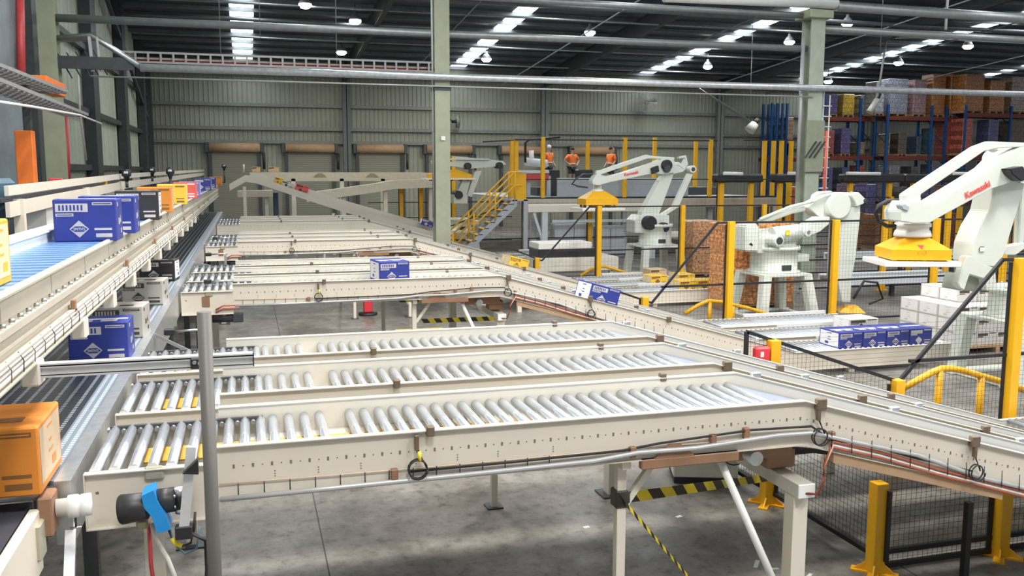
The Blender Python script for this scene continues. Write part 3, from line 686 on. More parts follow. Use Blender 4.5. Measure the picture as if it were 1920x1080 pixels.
# things standing on the floor
t = thing('control_cabinet', 'pale control cabinet with coiled cables on the floor behind the front lane', 'cabinet', (4.66, 8.55, 0)); t.rotation_euler = (0, 0, -.35)
MB().bbox(-.34, .34, -.22, .3, .07, .62, .012).build('cabinet_body', mat('cabinet_cream_green', (.66, .68, .60), .4), t); MB().box(-.33, .33, -.21, .29, 0, .07).build('plinth', BLACK, t)
for k in range(4):
    pts = [(-.02+.10*k+.10*math.cos(a), -.245-.01*k, .40+.07*math.sin(a*1.0)-.03*k) for a in [2*math.pi*i/12 for i in range(13)]]
    MB().tube(pts, .007, 5).build('cable_coil', RUBBER, t)
MB().bbox(-.27, -.24, -.235, -.22, .25, .33, .003).build('handle', BLACK, t)
t = thing('red_stand', 'small red stand with black base on the floor beyond the second lane group', 'stand', at(690, 590, 'z', 0))
MB().lathe([(.22, 0), (.22, .05), (.10, .06)], (0, 0, 0), n=16).build('base', BLACK, t); MB().bbox(-.10, .10, -.08, .08, .06, .55, .02).build('body', REDBOX, t)

# ---------------------------------------------------------------- sorter under the upper conveyor
t = thing('sorter_conveyor', 'dark sorter belt with pale dot rows running along the roller lane ends', 'conveyor', (0, 0, 0))
MB().box(-1.80, -1.10, 4.95, 37, 1.70, 1.725).build('sorter_belt', SORTBELT, t)
MB().box(-1.10, -.99, 4.95, 37, 1.698, 1.723).build('belt_edge', SORTEDGE, t)
MB().box(-.99, -.91, 4.9, 37, 1.40, 1.735).build('side_frame', STEEL, t)
MB().box(-1.92, -1.80, 4.9, 37, 1.40, 1.80).build('side_frame', DARKSTEEL, t)
for k in range(11):
    y = 5.6+k*3.0
    for x in (-1.86, -.95): MB().box(x-.04, x+.04, y-.04, y+.04, 0, 1.40).build('leg', DARKSTEEL, t)
# sloping infeed belt at the lower left corner
t = thing('infeed_belt_conveyor', 'cream framed belt conveyor feeding the sorter at the lower left corner', 'conveyor', (0, 0, 0))
MB().box(-1.80, -1.09, 2.6, 4.90, 1.60, 1.64).build('belt', DARKBELT, t)
MB().bbox(-1.07, -1.02, 2.6, 4.72, 1.36, 1.665, .006).build('side_frame', CREAM, t); MB().bbox(-1.88, -1.83, 2.6, 4.72, 1.36, 1.665, .006).build('side_frame', CREAM, t)
MB().cyl((-1.82, 4.83, 1.70), (-1.04, 4.83, 1.70), .028, 16).build('nose_roller', ALU, t)
p = MB().bbox(-1.03, -.965, 4.70, 4.86, 1.52, 1.72, .008).build('bearing_bracket', BROWN, t)
MB().bbox(-1.045, -1.00, 4.60, 4.72, 1.44, 1.62, .008).build('olive_plate', mat('olive_plate_paint', (.46, .44, .33), .4, .2), t)
MB().lathe([(.045, 0), (.045, .05), (.058, .055), (.058, .10), (.050, .11), (.056, .115), (.056, .16), (.0, .165)], (-.965, 4.80, 1.63), (1, .1, 0)).build('white_end_housing', WHITE, t)
MB().cyl((-.88, 4.80, 1.61), (-.88, 4.80, 1.52), .006, 8).build('lock_pin', DARKSTEEL, t); MB().cyl((-.905, 4.80, 1.52), (-.855, 4.80, 1.52), .006, 8).build('lock_pin', STEEL, t)
MB().box(-1.06, -1.0, 4.2, 4.3, 0, 1.36).build('leg', DARKSTEEL, t)
tag(MB().bar((-.93, 4.95, 1.48), (-.86, 4.2, .9), .05, .05).build('diagonal_steel_bar', STEEL), 'dull steel bar sloping down between infeed belt and foreground lane', 'bar')

# motor under the foreground lane infeed
my = GR['front']-.13
t = thing('blue_drive_motor', 'black and blue drive motor bolted below the foreground lane infeed', 'motor', (0, 0, 0))
MB().lathe([(.0, 0), (.072, .0), (.078, .01), (.075, .06), (.070, .135), (.06, .14)], (-.69, my, 1.545), (1, -.12, .10), 24).build('motor_body', BLACK, t)
MB().prism([(-.575, my-.08, 1.635), (-.515, my-.08, 1.66), (-.50, my-.08, 1.60), (-.465, my-.08, 1.53), (-.44, my-.08, 1.44), (-.505, my-.08, 1.425), (-.53, my-.08, 1.52), (-.565, my-.08, 1.57)], (0, .14, 0)).build('blue_cover', BLUEPL, t)
MB().cyl((-.52, my, 1.57), (-.42, my, 1.575), .065, 16).build('gearbox', BLACK, t)
for a in range(5): MB().cyl((-.425, my+.05*math.cos(a*1.26), 1.575+.05*math.sin(a*1.26)), (-.412, my+.05*math.cos(a*1.26), 1.575+.05*math.sin(a*1.26)), .01, 8).build('bolt', STEEL, t)
MB().cyl((-.39, my-.02, 1.51), (-.39, my-.02, 1.63), .028, 14).build('cylinder_body', BLACK, t); MB().cyl((-.39, my-.02, 1.60), (-.39, my-.02, 1.64), .030, 14).build('cylinder_cap', STEEL, t)
MB().cyl((-.39, my-.02, 1.505), (-.39, my-.02, 1.53), .030, 14).build('cylinder_cap', STEEL, t)
MB().tube([(-.46, my-.02, 1.43), (-.44, my-.02, 1.37), (-.40, my-.02, 1.32), (-.35, my-.02, 1.33), (-.33, my-.02, 1.40), (-.32, my-.02, 1.50)], .007, 8).build('cable', RUBBER, t)
MB().tube([(-.45, my-.03, 1.42), (-.43, my-.03, 1.34), (-.38, my-.03, 1.28), (-.32, my-.03, 1.30), (-.30, my-.03, 1.42)], .006, 8).build('cable', mat('blue_grey_cable', (.08, .16, .22), .5), t)
MB().tube([(-.44, my-.035, 1.375), (-.425, my-.035, 1.345), (-.395, my-.035, 1.325)], .013, 8).build('yellow_tag', TAPEY, t)
MB().bbox(-.365, -.350, my-.04, my-.02, 1.345, 1.385, .003).build('white_tag', WHITE, t)
MB().bbox(-.62, -.56, my+.01, my+.05, 1.42, 1.47, .01).build('olive_latch', mat('olive_latch_paint', (.42, .38, .24), .4, .3), t)
t = thing('sensor_post', 'silver aluminium profile sensor post with black foot in front of the foreground lane', 'post', (0, 0, 0))
MB().bar((-.375, my-.06, 1.44), (-.325, my-.02, 1.86), .05, .045).build('profile', ALU, t); MB().bbox(-.42, -.335, my-.09, my-.03, 1.38, 1.45, .005).build('end_block', BLACK, t)
MB().prism([(-.37, my-.10, 1.74), (-.29, my-.10, 1.81), (-.29, my-.10, 1.73)], (0, .06, 0)).build('bracket', BLACK, t)
MB().tube([(-.34, my-.06, 1.40), (-.27, my-.08, 1.36), (-.27, my-.08, 1.2), (-.28, my-.08, 1.1), (-.33, my-.08, 1.03), (-.4, my-.08, .98)], .010, 8).build('cable', RUBBER, t)
t = thing('cable_hoses', 'pale and red hoses hanging below the foreground lane infeed', 'hose', (0, 0, 0))
MB().tube([(-.545, my+.05, 1.44), (-.53, my+.03, 1.36), (-.47, my, 1.25), (-.44, my, 1.15), (-.44, my, .95)], .013, 8).build('pale_hose', PALETUBE, t)
MB().tube([(-.56, my+.06, 1.44), (-.56, my+.06, 1.2), (-.54, my+.06, .95)], .011, 8).build('red_hose', REDPIPE, t)

# pole and photo-eye bar in front of the lanes
yp = 4.2
t = thing('grey_pole', 'grey upright pole standing in the foreground before the roller lanes', 'pole', (-.20, yp, 0))
MB().cyl((0, 0, 0), (0, 0, 2.68), .031, 20).build('pole_tube', POLE, t)
MB().cyl((0, 0, 0), (0, 0, .02), .09, 20).build('base_plate', DARKSTEEL, t)
t = thing('photo_eye_bar', 'aluminium bar with black end block reaching across the sorter belt', 'bar', (0, 0, 0))
yb = 4.85
b = MB(); b.box(-1.06, .005, yb-.03, yb+.03, 2.29, 2.305); b.box(-1.06, .005, yb-.03, yb+.03, 2.345, 2.36); b.box(-1.06, .005, yb-.012, yb+.012, 2.305, 2.345); b.box(-1.06, .005, yb-.03, yb-.02, 2.30, 2.312); b.box(-1.06, .005, yb-.03, yb-.02, 2.338, 2.352)
b.build('profile', ALU, t)
q = MB().bbox(-.305, -.245, yb-.045, yb-.025, 2.295, 2.352, .006).build('joint_block', BLACK, t)
MB().lathe([(.010, 0), (.010, .004)], (-.285, yb-.047, 2.33), (0, -1, 0), 10).build('screw', STEEL, q); MB().lathe([(.010, 0), (.010, .004)], (-.26, yb-.047, 2.325), (0, -1, 0), 10).build('screw', STEEL, q)
MB().box(.002, .008, yb-.03, yb+.03, 2.29, 2.36).build('end_cap', BLACK, t)
tag(MB().bar((-.32, my-.5, .98), (.2, my-.5, .98), .05, .05).build('floor_profile', ALU), 'aluminium profile lying low behind the grey pole at the bottom edge', 'bar')
# photo-eyes beside the sorter
for k, (px, py, yy) in enumerate(((322, 622, 9.3), (392, 528, 13.0), (393, 477, 16.5), (405, 447, 20.6))):
    t = thing('photo_eye', 'black photo-eye on a silver rod over the sorter edge, %s from the camera' % ORD[k], 'sensor', at(px, py, 'y', yy))
    MB().bbox(-.07, .03, -.04, .04, -.03, .03, .008).build('sensor_head', BLACK, t); MB().cyl((.03, 0, 0), (.30, 0, .01), .012, 8).build('rod', STEEL, t)
    MB().box(.24, .28, -.02, .02, -.30, 0).build('stem', STEEL, t); e = -.95-t.location.x; MB().bar((e, .03, 1.735-t.location.z), (.28, .03, -.28), .03, .03).build('support_arm', STEEL, t)

# ---------------------------------------------------------------- upper conveyor
ux = -1.07; UY0, UY1 = 2.2, 37.0
t = thing('upper_conveyor', 'raised cream-sided conveyor with blue belt carrying cartons along the left', 'conveyor', (0, 0, 0))
MB().box(-1.52, ux-.01, UY0, UY1, 2.70, 2.74).build('blue_belt', BLUEBELT, t)
FRAME = mat('warm_grey_frame_paint', (.44, .405, .33), .45, 0, .07, 3, stretch=(1, .4, 3))
RIB = mat('rib_paint', (.54, .495, .415), .45, 0, .05)
b = MB(); b.box(ux, ux+.006, UY0, UY1, 2.37, 2.745); b.box(ux-.012, ux+.03, UY0, UY1, 2.737, 2.747); b.box(ux, ux+.06, UY0, UY1, 2.362, 2.37)
b.box(ux+.006, ux+.012, UY0, UY1, 2.63, 2.737)
b.build('side_frame', FRAME, t)
for z0, z1, w in ((2.565, 2.60, .030), (2.50, 2.515, .022), (2.455, 2.463, .045)): MB().box(ux+.006, ux+w, UY0, UY1, z0, z1).build('frame_rib', RIB, t)
MB().box(ux-.014, ux+.006, UY0, UY1, 2.747, 2.756).build('guard_strip', WHITE, t)
b = MB(); y = UY0
while y < UY1: b.box(ux+.0115, ux+.0135, y, y+.008, 2.632, 2.735); y += 1.1
b.build('panel_seam', CABLEGREY, t)
k = 0; y = 4.25
while y < 30 and k < 70:
    MB().cyl((ux+.006, y, 2.618), (ux+.03, y, 2.618), .010, 6).build('bolt', STEEL, t); y += .16+.010*k*.4; k += 1
for zz, r in ((2.39, .014), (2.415, .010), (2.44, .012)): MB().tube([(ux+.035, UY0, zz), (ux+.035, UY1-6, zz)], r, 6).build('cable', PALETUBE, t)
for k in range(60): y = 3.9+.22*k+.002*k*k; MB().tube([(ux+.052, y, 2.375), (ux+.055, y, 2.43), (ux+.03, y+.01, 2.47)], .0025, 4).build('cable_tie', BROWN if k % 3 else RUBBER, t)
for k in range(12):
    y = 4.86+1.33*k
    MB().bbox(ux-.02, ux+.07, y-.05, y+.07, 2.25, 2.375, .01).build('hanger_block', CREAM, t)
for k in range(9):
    y = 6.0+2.6*k; MB().bbox(ux+.02, ux+.045, y-.03, y+.03, 2.42, 2.52, .004).build('cable_bracket', BROWN, t)
b = MB(); b.box(-1.60, -1.52, UY0, UY1, 2.42, 2.82); b.box(-1.68, -1.50, UY0, UY1, 2.82, 2.83); b.build('left_guard', WHITE, t)
for k in range(9):
    y = 6.0+3.6*k; MB().box(-1.60, -1.53, y-.04, y+.04, 0, 2.42).build('leg', CREAM, t); MB().box(-1.6, ux, y-.03, y+.03, 2.37, 2.43).build('cross_beam', CREAM, t)
# return conveyor further left
t = thing('return_conveyor', 'second cream conveyor with double rail rising along the left wall', 'conveyor', (0, 0, 0))
pa, pb = at(12, 358, 'x', -2.3), at(232, 330, 'x', -2.5); pc = at(420, 317, 'x', -1.9)
for off, h in ((0, .10), (-.19, .15)):
    MB().bar(pa+Vector((0, 0, off)), pb+Vector((0, 0, off)), .04, h).build('side_rail', CREAM, t)
    MB().bar(pb+Vector((0, 0, off)), pc+Vector((0, 0, off)), .04, h).build('side_rail', CREAM, t)
MB().bar(pa+Vector((-.35, 0, -.1)), pb+Vector((-.35, 0, -.1)), .6, .04).build('belt', DARKBELT, t)
for f in (.05, .5, .95):
    q = pa+(pb-pa)*f; MB().box(q.x-.05, q.x+.05, q.y-.05, q.y+.05, 0, q.z-.1).build('leg', CREAM, t)
for i, (px, py, yy) in enumerate(((237, 326, 20), (285, 320, 26), (319, 322, 22), (420, 312, 36.8))):
    t = thing('barcode_scanner', 'small black domed camera above the upper conveyor, %s from the left' % ORD[i], 'scanner', at(px, py, 'y', yy))
    MB().lathe([(.03, -.16), (.06, -.06), (.095, -.04), (.09, .05), (.05, .09), (.0, .10)], (0, 0, 0), n=14).build('scanner_head', BLACK, t); MB().bbox(-.04, .04, -.095, -.07, .0, .05, .01).build('lens', mat('pale_lens', (.5, .6, .66), .2), t)
    if i == 3: MB().bar((0, 0, 2.86-t.location.z), (-1.60-t.location.x, 0, 2.845-t.location.z), .04, .04).build('support_arm', DARKSTEEL, t)
    MB().cyl((0, 0, -.15), (0, 0, (-.28, -.28, -.55, 2.84-t.location.z)[i]), .03, 8).build('stem', DARKSTEEL, t)
t = [o for o in COL.objects if o.name == 'return_conveyor'][0]
q = at(193, 345, 'y', 18.2); MB().bbox(q.x-.07, q.x+.07, q.y-.05, q.y+.05, q.z-.08, q.z+.08, .01).build('yellow_block', YELLOW, t)
q = at(105, 338, 'y', 15.0); MB().bbox(q.x-.09, q.x+.09, q.y-.05, q.y+.05, q.z-.05, q.z+.03, .01).build('red_block', REDBOX, t)
t = thing('white_machine_arm', 'white rounded machine guard at the far left beyond the blue belt', 'guard', (0, 0, 0))
q = at(70, 400, 'y', 12.5); MB().prism([q+Vector(v) for v in ((-.12, 0, -.5), (.10, 0, -.5), (.10, 0, .10), (.03, 0, .20), (-.12, 0, .22))], (0, .5, 0)).build('guard_shell', WHITE, t)
t = thing('orange_rack_frame', 'low orange frame post behind the white machine guard', 'post', (0, 0, 0))
q = at(50, 380, 'y', 14); MB().box(q.x-.06, q.x+.08, q.y, q.y+.1, 0, q.z).build('post', ORANGE, t)
q = at(3, 390, 'y', 14); MB().box(q.x-.2, q.x+.05, q.y, q.y+.1, 0, q.z).build('post', ORANGE, t)
q = at(10, 398, 'y', 14.6); MB().box(q.x, q.x+.40, q.y, q.y+.5, 0, q.z).build('dark_panel', mat('slate_panel', (.10, .14, .17), .5), t)
t = thing('blue_wall_box', 'dark blue machine housing at the left edge of the picture', 'machine', (0, 0, 0))
q = at(4, 335, 'y', 10.5); MB().bbox(q.x-.5, q.x, q.y, q.y+.6, q.z-.45, q.z, .05).build('housing', mat('deep_teal_paint', (.05, .11, .16), .45), t)

# ---------------------------------------------------------------- cartons on the conveyors
# upper belt
zb = 2.741
put(carton('yellow carton cut off by the left edge on the blue belt', S_YELLOW, w=.33), -1.325, 4.92, zb)
put(carton("bright blue carton with white diamond logo, nearest of those on the blue belt", S_BLUE, w=.46, h=.335), -1.235, 8.02, zb)
put(carton('blue carton directly behind the nearest one on the blue belt', S_BLUE, w=.46, h=.335), -1.20, 8.95, zb)
put(carton('black carton with kraft edge on the blue belt behind two blue ones', S_BLACK, w=.46, h=.335), -1.20, 11.27, zb)
put(carton('orange carton on the blue belt between black and yellow ones', S_ORANGE, w=.44, h=.34, lod=True), -1.20, 13.33, zb)
put(carton('yellow carton with brown bars on the blue belt, beyond the orange one', S_YELLOW, w=.46, h=.335, lod=True), -1.20, 16.360000000000003, zb)
put(carton('salmon red carton on the blue belt beyond the yellow one', S_RED, w=.44, h=.33, lod=True), -1.20, 19.66, zb)
put(carton('purple carton on the blue belt between salmon and far blue ones', S_PURP, w=.44, h=.33, lod=True), -1.20, 21.240000000000002, zb)
put(carton('far blue carton with pale label on the blue belt', S_BLUEL, w=.46, h=.34, lod=True), -1.20, 27.650000000000002, zb)
put(carton('far dark blue carton on the blue belt before the last orange one', S_BLUE, w=.44, h=.34, lod=True), -1.20, 32.2, zb)
put(carton('last mustard carton at the far end of the blue belt', S_ORANGE, w=.44, h=.34, lod=True), -1.10, 36.2, zb)
# sorter
zs = 1.727
put(carton('orange carton at the lower left corner on the sorter belt', S_ORANGE, w=.46, d=.52, h=.34), -1.235, 4.70+.26, 1.737, 0)
put(carton('blue carton with diamond logo on the sorter belt', S_BLUE, w=.46, d=.40, h=.33), -1.215, 8.22, zs)
put(carton('off-white carton with black print touching the blue one on the sorter', S_WHITE, w=.46, d=.36, h=.30), -1.20, 9.32, zs, -.08)
put(carton('white carton with dark diamond, second white one along the sorter', S_WHITE, w=.46, d=.38, h=.29), -1.20, 11.55, zs, -.10)
put(carton('black carton with white end, farthest on the sorter belt', S_BLACK, w=.48, d=.40, h=.30), -1.25, 14.0, zs, -.1)
# lanes
q = at(733, 522, 'y', 12.66); put(carton('blue carton alone on the level part of the second lane group', S_BLUEL, w=.44, d=.52, h=.30), q.x+.03, 12.66+.32, 1.733, .13)
sl = math.atan(.282)
def on_incline(t, x, y, h0=-.075): return put(t, x, y, zrim(x)+h0, .08, sl)
q = at(1132, 560, 'y', 12.62); on_incline(carton('blue carton with white end label sliding down an incline', S_BLUEL, w=.50, d=.52, h=.31), q.x-.02, 12.58+.36)
q = at(968, 492, 'y', 20.3); on_incline(carton('yellow carton with pale end sliding down the third group incline', S_YELLOW, w=.50, d=.55, h=.28), q.x, 20.2+.36)
for k in range(4):
    q = at(1590+54*k, 655-1.3*k, 'y', 12.64)
    put(carton('blue carton on the low pick-up rollers, %s of four from the left' % ORD[k], S_BLUEL, w=.455, d=.55, h=.29, lod=k > 2, group='row of blue cartons at the pick-up end'), 9.58+.465*k, 12.58+.36, .373)
q = at(1630, 612, 'y', 13.9); put(carton('cream topped carton lying behind the row of blue cartons', S_WHITE2, w=.62, d=.5, h=.24, lod=True), q.x, 14.3, .373)
for k, (x, y, c, s) in enumerate(((10.55, 20.65, S_YELLOW, 'nearest'), (11.05, 20.65, S_YELLOW, 'second'), (11.6, 20.65, S_YELLOW, 'third'), (10.35, 21.9, S_YELLOW, 'rear left'), (11.2, 22.0, S_YELLOW, 'rear right'))):
    put(carton('flat yellow carton on the third lane group pick-up rollers, %s' % s, c, w=.48, d=.55, h=.22, lod=True, group='yellow cartons at the third pick-up end'), x, y, .373)
put(carton('salmon carton lying behind the yellow ones at the third pick-up end', S_KRAFT, w=.5, d=.5, h=.22, lod=True), 11.0, 23.3, .373)

# ---------------------------------------------------------------- palletising robots
def robot(label, Yr, ox, oy, s, S):
    """joint outlines are given in the enlarged picture (origin ox, oy, scale s) on the vertical plane Y = Yr"""
    def P(x, y, dy=0): return at(ox+x/s, oy+y/s, 'y', Yr+dy)
    t = thing('palletising_robot', label, 'robot', (0, 0, 0), 'white palletising robot arms')
    def plate(name, pts, th, dy=0, m=ROBOT, parent=None, bev=.012):
        b = MB(); q = bmesh.new(); vs = [q.verts.new(P(x, y, -th/2+dy)) for x, y in pts]; f = q.faces.new(vs)
        r = bmesh.ops.extrude_face_region(q, geom=[f]); bmesh.ops.translate(q, verts=[v for v in r['geom'] if isinstance(v, bmesh.types.BMVert)], vec=(0, th, 0))
        bmesh.ops.recalc_face_normals(q, faces=q.faces[:])
        bmesh.ops.bevel(q, geom=q.edges[:], offset=bev, segments=2, affect='EDGES', clamp_overlap=True)
        b.merge(q); return b.build(name, m, parent or t)
    def disc(name, x, y, r, th, dy=0, m=BLACK, parent=None, prof=None):
        c = P(x, y, dy); k = (c-Vector((0, 0, CAMZ))).dot(FWD)/F_PX/s; R = r*k
        return MB().lathe([(R*.9, 0), (R, .02), (R, th-.02), (R*.9, th)], (c.x, c.y-th/2, c.z), (0, 1, 0), 24).build(name, m, parent or t)
    return t, P, plate, disc
def pedestal(t, c, zr, w0, w1, drum_r, z_top):
    x, y = c
    b = MB(); b.bbox(x-w0, x+w0, y-w0, y+w0, zr-.06, zr, .01); b.build('pedestal_plate', ROBOT, t)
    for sx in (-1, 1):
        for sy in (-1, 1): MB().bar((x+sx*w1, y+sy*w1, .05), (x+sx*(w0-.10), y+sy*(w0-.10), zr-.05), .20, .20).build('leg', ROBOT, t)
    for sy in (-1, 1): MB().bbox(x-w1-.18, x+w1+.18, y+sy*w1-.12, y+sy*w1+.12, 0, .06, .01).build('floor_plate', ROBOT, t)
    for sx in (-1, 1): MB().bbox(x+sx*w1-.10, x+sx*w1+.10, y-w1, y+w1, 0, .055, .01).build('floor_plate', ROBOT, t)
    d = MB().lathe([(drum_r*1.12, 0), (drum_r*1.12, .04), (drum_r, .06), (drum_r*.97, z_top-zr-.10), (drum_r*1.08, z_top-zr-.08), (drum_r*1.08, z_top-zr)], (x, y, zr), n=28).build('base_drum', ROBOT, t)
    for k in range(18):
        a = 2*math.pi*k/18; MB().cyl((x+drum_r*1.03*math.cos(a), y+drum_r*1.03*math.sin(a), z_top), (x+drum_r*1.03*math.cos(a), y+drum_r*1.03*math.sin(a), z_top+.02), .018, 6).build('bolt', STEEL, d)
    MB().bbox(x-.12, x+.12, y-drum_r-.02, y-drum_r+.10, zr+.08, zr+.20, .01).build('connector_port', DARKSTEEL, t)
    MB().bbox(x+drum_r-.05, x+drum_r+.28, y-.2, y+.2, zr+.22, zr+.40, .02).build('junction_box', ROBOT, t)
def gripper(t, c, a, cdep, h, rot, logo=False):
    """yellow vacuum head: frustum with skirt, centred on c (top centre)"""
    M = Matrix.Translation(c) @ Matrix.Rotation(rot, 4, 'Z')
    b = MB(); ring = []
    for (fx, fy, z) in ((.36, .40, 0), (1, 1, -h*.55), (1, 1, -h)):
        ring.append([b.bm.verts.new(M @ Vector((sx*a/2*fx, sy*cdep/2*fy, z))) for sx, sy in ((-1, -1), (1, -1), (1, 1), (-1, 1))])
    for A, B in zip(ring, ring[1:]):
        for k in range(4): b._f([A[k], A[(k+1) % 4], B[(k+1) % 4], B[k]])
    b._f(ring[0][::-1]); b._f(ring[-1])
    g = b.build('vacuum_gripper', YELLOW, t)
    for i in range(6):
        for j in range(3):
            p = M @ Vector((-a*.42+a*.168*i, -cdep*.38+cdep*.38*j, -h)); MB().cyl(p, p+Vector((0, 0, -.09)), .035, 8, .045).build('suction_pad', BROWN if (i+j) % 3 else WHITE, g)
    if logo:
        q = MB(); e = lambda x, z: M @ Vector((x, -cdep/2*(.40+.6*(-z)/(h*.55))-.003, z))
        q.poly([e(-.05, -.12), e(0, -.185), e(.05, -.12)]); q.build('red_emblem', ROBRED, g)
        for dx in (-.035, .035):
            q = MB(); q.tube([M @ Vector((dx+.028*math.cos(k), -cdep/2-.003, -h*.66+.028*math.sin(k))) for k in [2*math.pi*i/14 for i in range(15)]], .004, 4); q.build('ring_mark', AMBER, g)
    return g
def tray_board(label, c, a, cdep, th, rot):
    M = Matrix.Translation(c) @ Matrix.Rotation(rot, 4, 'Z')
    return tag(MB().bbox(-a/2, a/2, -cdep/2, cdep/2, -th, 0, .008, M).build('layer_board', WHITEBOARD), label, 'board')

# near right robot
t, P, plate, disc = robot('nearest white robot arm at the right edge, lifting a white board with a yellow head', 11.5, 1600, 250, 6, 1)
pedestal(t, (11.82, 11.5), 1.02, .62, .60, .46, 1.50)
plate('shoulder_housing', [(1180, 1690), (1270, 1385), (1330, 1378), (1480, 1480), (1600, 1520), (1620, 1770), (1500, 1770), (1480, 1640), (1310, 1590), (1250, 1770), (1200, 1740)], .14, -.36)
plate('shoulder_housing', [(1180, 1690), (1270, 1385), (1330, 1378), (1480, 1480), (1600, 1520), (1620, 1770), (1200, 1770)], .14, .36)
plate('hollow_shade_plate', [(1300, 1600), (1480, 1640), (1500, 1775), (1250, 1775)], .5, 0, mat('robot_shadow_green', (.33, .37, .30), .5))  # darker plate paints the shade inside the shoulder hollow
plate('lower_arm', [(1590, 600), (1780, 540), (1930, 560), (1900, 700), (1690, 1380), (1600, 1500), (1450, 1500), (1330, 1450), (1330, 1370), (1345, 1240), (1420, 1050), (1530, 870)], .40, .05)
plate('forearm', [(525, 880), (590, 760), (760, 765), (900, 795), (1560, 390), (1700, 250), (1920, 150), (2150, 160), (2250, 330), (2150, 520), (1900, 545), (1800, 545), (1560, 625), (1000, 930), (860, 1010), (680, 1015), (530, 990)], .36, -.25)
plate('upper_link', [(590, 690), (1400, 150), (1560, 90), (1920, 105), (2150, 130), (2150, 175), (1920, 150), (1620, 172), (1470, 205), (760, 690), (770, 770), (600, 790)], .16, -.30)
plate('rocker_plate', [(1590, 160), (1850, 150), (1900, 170), (1730, 235), (1640, 205)], .20, .0)
disc('joint_cover', 1660, 290, 105, .5, .15, ROBOT); disc('elbow_motor', 1960, 260, 90, .5, -.25)
plate('elbow_bracket', [(1760, 400), (1920, 370), (1960, 520), (1890, 540), (1800, 470)], .2, -.50, BLACK)
plate('rear_link', [(2050, 300), (2120, 330), (1950, 700), (1920, 1300), (1860, 1290), (1890, 680)], .12, .15)
plate('rear_crank', [(1690, 1330), (1740, 1270), (1940, 1230), (1940, 1290), (1830, 1370), (1700, 1370)], .15, .1)
c = P(672, 1010); MB().lathe([(.26, 0), (.26, -.05), (.23, -.06), (.23, -.10), (.25, -.11), (.27, -.17), (.27, -.20), (.0, -.2)], c, n=24).build('wrist', WHITE, t)
c = P(672, 1150); g = gripper(t, c+Vector((0, 0, 0)), .86, .78, .34, math.radians(-20), True)
tray_board('white layer board hanging under the near yellow vacuum head', at(1707, 486, 'y', 11.5), 1.12, .92, .075, math.radians(-17))
pts = [P(560, 800), P(480, 755), P(330, 760), P(230, 810), P(200, 900), P(240, 990), P(330, 1040), P(420, 1040)]
MB().tube([p+Vector((0, -.1, 0)) for p in pts], .032, 8).build('black_hose', RUBBER, t)
plate('hose_connector', [(530, 810), (570, 790), (640, 830), (620, 880), (560, 860)], .12, -.4, GREYPANEL)
q = MB(); ra = (P(1510, 570, -.435)-P(1285, 690, -.435)); mid = (P(1510, 580, -.44)+P(1285, 690, -.44))/2
q.text('Kawasaki', .135, mid, ra, (Vector((0, -1, 0)).cross(ra))*1, .004, sx=.95, bold=.004); q.build('red_lettering', ROBRED, t)
plate('warning_sticker', [(1425, 1275), (1485, 1275), (1480, 1335), (1422, 1335)], .02, -.17, WHITE)

# middle robot, head lowered behind the lanes
t, P, plate, disc = robot('middle white robot arm reaching over to lower its yellow head to the right', 18.3, 1340, 300, 6, 1)
cx = at(1450, 500, 'y', 18.3).x
pedestal(t, (cx, 18.3), 1.02, .62, .66, .54, 1.62)
plate('shoulder_housing', [(350, 740), (450, 700), (500, 740), (500, 1030), (350, 1030)], .5, -.25, bev=.03)
plate('turret', [(480, 880), (640, 800), (920, 780), (920, 1010), (880, 1050), (480, 1050)], .8, .1)
disc('shoulder_motor', 575, 890, 62, 1.1, -.12, ROBOT); disc('motor_bore', 578, 890, 42, 1.13, -.12, DARKSTEEL)
a, b_ = P(640, 840, -.35), P(935, 810, -.35); MB().cyl(a, b_, .17, 18, .19).build('arm_tube', ROBOT, t)
plate('lower_arm', [(900, 760), (1010, 740), (1180, 640), (1300, 640), (1290, 720), (1180, 810), (1030, 865), (930, 860)], .3, -.2)
disc('pivot', 995, 805, 52, .42, -.2, ROBOT); disc('pivot_bolt', 995, 805, 24, .45, -.2, STEEL)
plate('yellow_sticker', [(800, 790), (850, 790), (850, 850), (800, 850)], .02, -.57, TAPEY)
disc('elbow_cover', 1330, 510, 150, .55, 0, ROBOT)
plate('forearm_root', [(1060, 540), (1120, 480), (1330, 370), (1560, 365), (1640, 400), (1640, 520), (1560, 600), (1330, 650), (1180, 640)], .42, .12)
plate('wrist_bracket', [(1530, 400), (1620, 360), (1700, 440), (1680, 490), (1600, 525), (1580, 470)], .3, -.1); disc('pivot_bolt', 1645, 455, 22, .33, -.1, DARKSTEEL)
plate('forearm', [(1410, 640), (1480, 560), (1640, 500), (1640, 620), (1590, 1080), (1545, 1330), (1530, 1600), (1440, 1600), (1380, 1330), (1390, 1080)], .42, .05)
MB().tube([P(500, 700, -.1), P(870, 570, -.1), P(1000, 545, -.1)], .07, 10).build('link_rod', ROBOT, t); MB().tube([P(510, 665, -.2), P(850, 525, -.2), P(1090, 470, -.2)], .035, 8).build('link_rod', ROBOT, t)
plate('loop_bracket', [(1095, 470), (1120, 390), (1180, 355), (1310, 345), (1340, 365), (1200, 385), (1150, 410), (1130, 480)], .12, -.2)
MB().tube([P(480, 720, -.3), P(400, 740, -.3), P(370, 790, -.35), P(400, 860, -.35), P(405, 960, -.5)], .05, 8).build('black_hose', RUBBER, t)
c = at(1595, 571, 'y', 18.3); gripper(t, c+Vector((0, 0, -.02)), .80, .70, .42, math.radians(-25))
MB().tube([at(1600, 560, 'y', 18.0), at(1620, 527, 'y', 18.0), at(1645, 530, 'y', 18.0), at(1655, 560, 'y', 18.0), at(1630, 570, 'y', 18)], .03, 8).build('black_hose', RUBBER, t)

